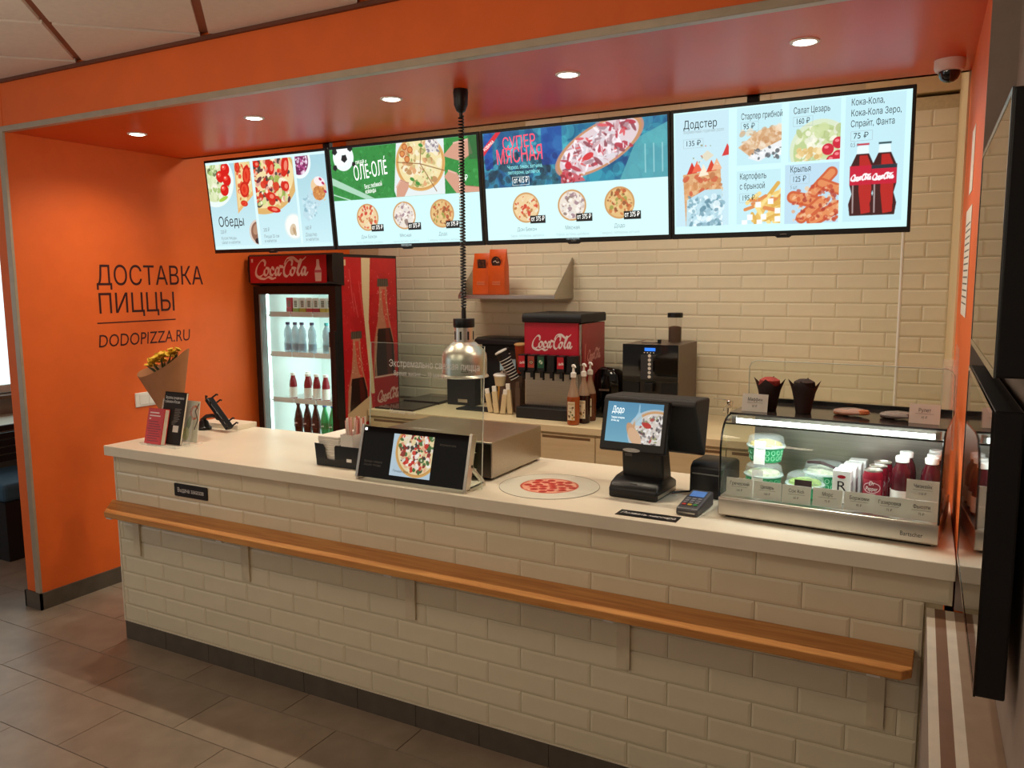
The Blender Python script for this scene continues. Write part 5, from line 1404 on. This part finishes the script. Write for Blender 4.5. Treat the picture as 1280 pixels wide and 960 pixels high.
mk('front_seam', tb([(0.004, arc[5][0] - 0.004, arc[5][1]), (CWD - 0.004, arc[5][0] - 0.004, arc[5][1])], 0.0028, 6), MC['dark_edge'], dc)
mk('top_shelf', bx(0.0, CWD, 0.105, CD, 0.340, 0.347), mt('smoked_glass', '2e2826', 0.12), dc)
mk('rear_rail', bx(0.0, CWD, CD - 0.012, CD, 0.347, 0.362), BLACK, dc)
TUBE = mt('led_tube', 'f4fff8', 0.4, emit=7.0, var=0)
mk('light_tube', tb([(0.03, 0.093, 0.322), (CWD - 0.03, 0.093, 0.322)], 0.008, 10), TUBE, dc, smooth=True)
for x in (0.022, CWD - 0.022):
    mk('tube_holder', bx(x - 0.008, x + 0.008, 0.083, 0.105, 0.312, 0.339), STEELV, dc, bev=0.002)
la = light('case_light', 'AREA', (CWD / 2, 0.098, 0.312), 1.3, (0.88, 0.97, 1.0), rot=(math.radians(22), 0, 0), size=CWD - 0.08, size_y=0.02)
la.parent = dc
# guard on top
tg = root('top_glass_guard', 'upright clear glass guard with rounded corners on top of the display case', 'glass guard', cs(0, 0.335, 0.3476), RZ)
gp = [(0.0, 0.0), (CWD, 0.0), (CWD, 0.135), (CWD - 0.008, 0.152), (CWD - 0.025, 0.16), (0.025, 0.16), (0.008, 0.152), (0.0, 0.135)]
mk('pane', pr(gp, 0.0, 0.004, 'y'), GLASS, tg)
mk('pane_edge', tb([(x, 0.002, z) for x, z in gp[1:] + gp[:1]], 0.0018, 5), EDGE, tg)
# ---- contents
FLZ = 0.0732
CLEAR = mt('clear_lid', 'e6eeea', 0.06, alpha=0.20, var=0.0)
FOOD = {'g': mt('salad_leaves', '8fae4a', 0.6, var=0.5, scale=70, bump=0.6), 'y': mt('corn_and_noodles', 'd8c05a', 0.6, var=0.4, scale=80, bump=0.6), 'w': mt('pale_salad', 'd6d8b4', 0.6, var=0.3, scale=60, bump=0.6)}
def bowl(lab, loc, r, h, food, band, tag_label=True):
    t = root('salad_bowl', lab, 'salad bowl', loc, RZ, 'salad bowls in the display case')
    mk('tub', rev([(r * 0.82, 0.0), (r * 0.96, h)], 30), mt('green_bowl_card', '2aa066', 0.4), t, smooth=True)
    for k in range(9):
        a = -math.pi / 2 + (k - 4) * 0.34
        for z in (0.3, 0.68):
            q = r * (0.82 + 0.14 * z) + 0.0006
            ring = [(q * math.cos(a + 0.11 * math.cos(u)), q * math.sin(a + 0.11 * math.cos(u)), h * z + 0.008 * math.sin(u)) for u in [i * 0.785 for i in range(9)]]
            if h > 0.04:
                mk('ring_print', tb(ring, 0.0012, 4), mt('pale_green_print', '9fdcb4', 0.5), t)
    mk('salad', rev([(r * 0.93, h - 0.004), (r * 0.8, h + 0.012), (r * 0.4, h + 0.020), (1e-5, h + 0.022)], 24), FOOD[food], t, smooth=True)
    mk('lid', rev([(r * 1.0, h), (r * 1.03, h + 0.004), (r * 0.99, h + 0.010), (r * 0.92, h + 0.032), (r * 0.72, h + 0.040), (1e-5, h + 0.040)], 30), CLEAR, t, smooth=True)
    mk('rim', rev([(r * 0.97, h - 0.002), (r * 1.045, h - 0.001), (r * 1.045, h + 0.003), (r * 0.97, h + 0.004)], 30), mt('frosted_rim', 'cfe0d8', 0.2, alpha=0.7), t, smooth=True)
    if band:
        mk('paper_band', tf(bx(-0.019, 0.019, -0.001, 0.0, -0.055, 0.026), loc=(-0.005, -r * 0.98, h), rot=(-0.12, 0, 0)), PAPER, t)
    return t
BH = 0.052
bowl('salad bowl at the bottom left of the display case', cs(0.105, 0.175, FLZ), 0.064, BH, 'w', True)
bowl('green salad bowl standing on the other one at left in the display case', cs(0.100, 0.215, FLZ + BH + 0.0425), 0.064, BH, 'y', True)
b3 = bowl('salad bowl with dark strap, front right of the green bowls', cs(0.250, 0.150, FLZ), 0.062, BH - 0.012, 'g', False)
mk('strap', tf(bx(-0.03, 0.025, -0.0015, 0.0, -0.012, 0.012), loc=(0.01, -0.063, BH + 0.004)), mt('dark_strap', '3a1c1a', 0.5), b3)
b4 = bowl('salad bowl with dark strap at the back by the juice boxes', cs(0.285, 0.290, FLZ), 0.068, BH + 0.004, 'w', False)
mk('strap', tf(tb([(-0.05, -0.03, 0.0), (0.0, -0.05, 0.006), (0.045, -0.045, -0.01), (0.06, -0.03, -0.04)], 0.006, 6), loc=(0, 0, BH + 0.042)), MC['dark_strap'], b4)
for k in range(4):
    carton_y = 0.135 + 0.062 * k
    lab = ['juice box with large R at the front of its row in the display case', 'juice box second in its row in the display case', 'juice box third in its row in the display case', 'juice box at the back of its row in the display case'][k]
    t = root('juice_box', lab, 'carton', cs(0.372 + 0.006 * k, carton_y, FLZ), RZ, 'juice boxes in the display case')
    mk('pack', bx(-0.028, 0.028, -0.024, 0.024, 0.0004, 0.108), mt('white_carton', 'efece6', 0.4), t, bev=0.0015, seg=1)
    mk('red_oval', tf(rev([(1e-5, 0.0), (0.013, 0.0)], 18), loc=(0, -0.0246, 0.088), rot=(math.pi / 2, 0, 0), sc=(1, 0.45, 1)), RED, t)
    text('letter', 'R', 0.046, INK, t, (0, -0.0247, 0.042), align='CENTER', fit=0.028)
    mk('side_print', bx(0.0278, 0.0286, -0.018, 0.018, 0.01, 0.07), mt('grey_print', 'b0aaa6', 0.6), t)
for k in range(3):
    t = root('soda_can', ['dark red soda can at the front of its row in the display case', 'dark red soda can in the middle of its row in the display case', 'dark red soda can at the back of its row in the display case'][k], 'can', cs(0.462 + 0.005 * k, 0.150 + 0.068 * k, FLZ), RZ, 'soda cans in the display case')
    mk('can', rev([(0.026, 0.0004), (0.032, 0.008), (0.032, 0.098), (0.027, 0.112)], 26), mt('dark_red_can', '8f1428', 0.25, metal=0.3), t, smooth=True)
    mk('lid', rev([(0.0275, 0.111), (0.0275, 0.116), (0.0255, 0.116), (0.0245, 0.113), (1e-5, 0.113)], 26), ALU, t, smooth=True)
    mk('pull_tab', tf(bx(-0.006, 0.006, -0.012, 0.010, 0.113, 0.1145)), STEELV, t)
    c = Cv(80, 70, '98162c')
    c.ell(40, 36, 36, 24, 'e6d2d4'); c.ell(40, 36, 33, 21, '8a1026')
    pic('print', c, 0.062, 0.05, t, (0, 0, 0.062), curve=0.0324)
    for q, (s, z) in enumerate((('Dr', 0.070), ('Pepper', 0.052))):
        text('lettering', s, 0.020, WINK, t, (0, -0.0335, z), align='CENTER', fit=0.018 if q == 0 else 0.036, shear=0.2, off=0.0005)
JUG = [(0.030, 0.003), (0.031, 0.10), (0.027, 0.125), (0.018, 0.145), (0.017, 0.152)]
BERRY2 = mt('dark_cherry_drink', '4a0e16', 0.1, var=0.05)
for x, y, lab in ((0.545, 0.150, 'cherry drink bottle with white cap, in front of its twin in the display case'), (0.548, 0.235, 'cherry drink bottle with white cap, behind its twin in the display case'),
                  (0.628, 0.165, 'cherry drink bottle nearest the glass at the right end of the display case'), (0.628, 0.235, 'cherry drink bottle in the middle of the right end row in the display case'), (0.628, 0.305, 'cherry drink bottle at the back of the right end row in the display case')):
    bottle('cherry_drink', lab, cs(x, y, FLZ + 0.0004), JUG, BERRY2, WHITE, PAPER, 'cherry drink bottles in the display case', 0.0310, (0.08, 0.40))
# price cards
CARDS = [('Греческий', '165 ₽', 0.062, 0.030, 0), ('Цезарь', '160 ₽', 0.156, 0.024, 0), ('Сок Rich', '60 ₽', 0.250, 0.022, 0), ('Морс', '75 ₽', 0.345, 0.030, 0), ('Боржоми', '95 ₽', 0.440, 0.030, 0), ('Газировка', '75 ₽', 0.528, 0.022, 0), ('Фьюзти', '75 ₽', 0.617, 0.020, 0), ('Чизкейк', '110 ₽', 0.617, 0.026, 0.062)]
def price_card(lab, a, b, loc, w=0.090, h=0.060, lean=-0.10):
    t = root('price_card', lab, 'price card', loc, RZ, 'price cards of the display case')
    t.rotation_euler = (lean, 0, RZ)
    mk('card', bx(-w / 2, w / 2, 0, 0.0012, 0, h), PAPER, t)
    text('name', a, 0.016, INK, t, (0, -0.0006, h * 0.60), align='CENTER', wx=0.8)
    mk('rule', bx(-w * 0.3, w * 0.3, -0.0004, 0.0002, h * 0.5, h * 0.5 + 0.0008), GREYINK, t)
    text('price', b, 0.011, GREYINK, t, (0, -0.0006, h * 0.26), align='CENTER', wx=0.8)
CLAB2 = ['leftmost white price card in the display case', 'white price card second from left in the display case', 'white price card in front of the strapped salad bowl', 'white price card below the juice box with the large R', 'white price card in front of the soda cans', 'white price card in front of the white-labelled cherry drink', 'lower one of two stacked price cards at the right of the display case', 'upper one of two stacked price cards at the right of the display case']
for k, (a, b, x, y, dz) in enumerate(CARDS):
    price_card(CLAB2[k], a, b, cs(x, y, FLZ + 0.002 + dz))
price_card('white price card in front of the muffins on the case top', 'Маффин', '65 ₽', cs(0.072, 0.150, 0.3475), 0.088, 0.062, -0.2)
price_card('white price card beside the dark biscuits on the case top', 'Рулет', '45 ₽', cs(0.598, 0.170, 0.3475), 0.088, 0.062, -0.2)
# muffins in tulip papers and wrapped biscuits on the case top
for x, top, lab in ((0.105, '9a3a34', 'muffin with reddish top in brown tulip paper on the display case'), (0.222, '2a1c18', 'dark chocolate muffin in brown tulip paper on the display case')):
    t = root('muffin', lab, 'muffin', cs(x, 0.215, 0.3475), RZ, 'muffins on the display case')
    n = 20
    V, F = [], []
    for q, (r, z) in enumerate(((0.025, 0.0), (0.030, 0.03), (0.038, 0.07), (0.050, 0.10))):
        for i in range(n):
            a = 2 * math.pi * i / n
            sp = (1.0 if q < 3 else (1.10 if i % 5 == 0 else 0.93))
            V.append((r * sp * math.cos(a), r * sp * math.sin(a), z + (0.014 if (q == 3 and i % 5 == 0) else (-0.010 if q == 3 and i % 5 in (2, 3) else 0))))
    for q in range(3):
        F += [(q * n + i, q * n + (i + 1) % n, (q + 1) * n + (i + 1) % n, (q + 1) * n + i) for i in range(n)]
    F.append(tuple(range(n))[::-1])
    mk('tulip_paper', (V, F), mt('dark_brown_paper', '33201c', 0.7), t, smooth=True)
    mk('cake', rev([(0.022, 0.05), (0.037, 0.088), (0.034, 0.106), (0.018, 0.115), (1e-5, 0.117)], 20), mt('cake_' + top, top, 0.8, var=0.3, scale=60, bump=1.0, bscale=90), t, smooth=True)
for x, col, lab in ((0.375, 'b0663a', 'wrapped pale brown biscuits in the middle of the case top'), (0.520, '4a2a20', 'wrapped dark biscuits beside the right price card on the case top')):
    t = root('biscuit_pack', lab, 'biscuits', cs(x, 0.225, 0.3475), RZ, 'wrapped biscuits on the display case')
    for k in range(4):
        mk('biscuit', rev([(0.022, 0.001), (0.026, 0.006), (0.022, 0.014), (1e-5, 0.017)], 16, (-0.033 + 0.022 * k, 0.006 * (-1) ** k, 0.001 + 0.002 * k)), mt('biscuit_' + col, col, 0.7, var=0.4, scale=70, bump=0.8), t, smooth=True)
    mk('film', tf(ball((0, 0, 0), 0.06, 18, 8), loc=(0, 0, 0.0135), sc=(1, 0.6, 0.22)), mt('cling_film', 'f4f0ea', 0.06, alpha=0.3, var=0), t, smooth=True)
# ------------------------------------------------------------------ side wall: two screens end on, papers, acrylic holder
def wall_tv(lab, y0, y1, z0, z1, x0, x1, tilt=0.0):
    t = root('wall_screen', lab, 'screen', ((x0 + x1) / 2, (y0 + y1) / 2, z0), math.atan2(-(x1 - x0), y1 - y0), 'screens on the hall side wall')
    L = math.hypot(y1 - y0, x1 - x0) / 2
    h = z1 - z0
    mk('housing', bx(0.002, 0.052, -L, L, 0, h), BLACK, t, bev=0.004)
    mk('bezel', [bx(0.0, 0.004, -L, L, 0, 0.014), bx(0.0, 0.004, -L, L, h - 0.012, h), bx(0.0, 0.004, -L, -L + 0.012, 0.014, h - 0.012), bx(0.0, 0.004, L - 0.012, L, 0.014, h - 0.012)], mt('pale_bezel', '6d7478', 0.15, metal=0.8) if z0 > 1.5 else GLOSSB, t)
    mk('screen', bx(0.0012, 0.0022, -L + 0.012, L - 0.012, 0.014, h - 0.012), mt('dark_mirror_screen', '1c1a1c', 0.03, var=0.0, spec=1.0, ior=2.2), t)
    mk('wall_mount', bx(0.052, 0.075, -0.2, 0.2, h * 0.3, h * 0.7), BLACKM, t)
    return t
wall_tv('upper one of two dark wall screens at the right edge', -0.90, -0.02, 1.650, 2.155, 3.774, 3.747)
wall_tv('lower one of two dark wall screens at the right edge', -0.90, -0.02, 1.045, 1.590, 3.776, 3.746)
def wall_sheet(nm, lab, cat, y0, y1, z0, z1, mat, th=0.0012):
    yc = (y0 + y1) / 2
    t = root(nm, lab, cat, (XR(yc) - 0.0006, yc, z0), math.atan(0.037), None)
    mk('sheet', bx(-th, 0, -(y1 - y0) / 2, (y1 - y0) / 2, 0, z1 - z0), mat, t)
    return t
p1 = wall_sheet('wall_notice', 'small white notice high on the orange pier', 'notice', 0.50, 0.68, 2.11, 2.32, PAPER)
p2 = wall_sheet('wall_notice', 'large white printed notice on the orange pier below the small one', 'notice', 0.42, 0.78, 1.70, 2.06, PAPER)
mk('print_lines', [bx(-0.0018, -0.0011, -0.14, 0.14, 0.04 + 0.022 * k, 0.045 + 0.022 * k) for k in range(13)], GREYINK, p2)['kind'] = 'stuff'
ah = root('leaflet_holder', 'clear acrylic leaflet holder on the orange pier', 'holder', (XR(0.80) - 0.0008, 0.80, 1.22), math.atan(0.037))
mk('back', bx(-0.003, 0, -0.13, 0.13, 0, 0.36), ACR, ah)
mk('front', bx(-0.045, -0.042, -0.13, 0.13, 0, 0.30), ACR, ah)
for y in (-0.13, 0.127):
    mk('side', bx(-0.042, -0.003, y, y + 0.003, 0, 0.30), ACR, ah)
mk('floor', bx(-0.045, 0, -0.13, 0.13, -0.003, 0), ACR, ah)
# ------------------------------------------------------------------ finish
flush_texts()
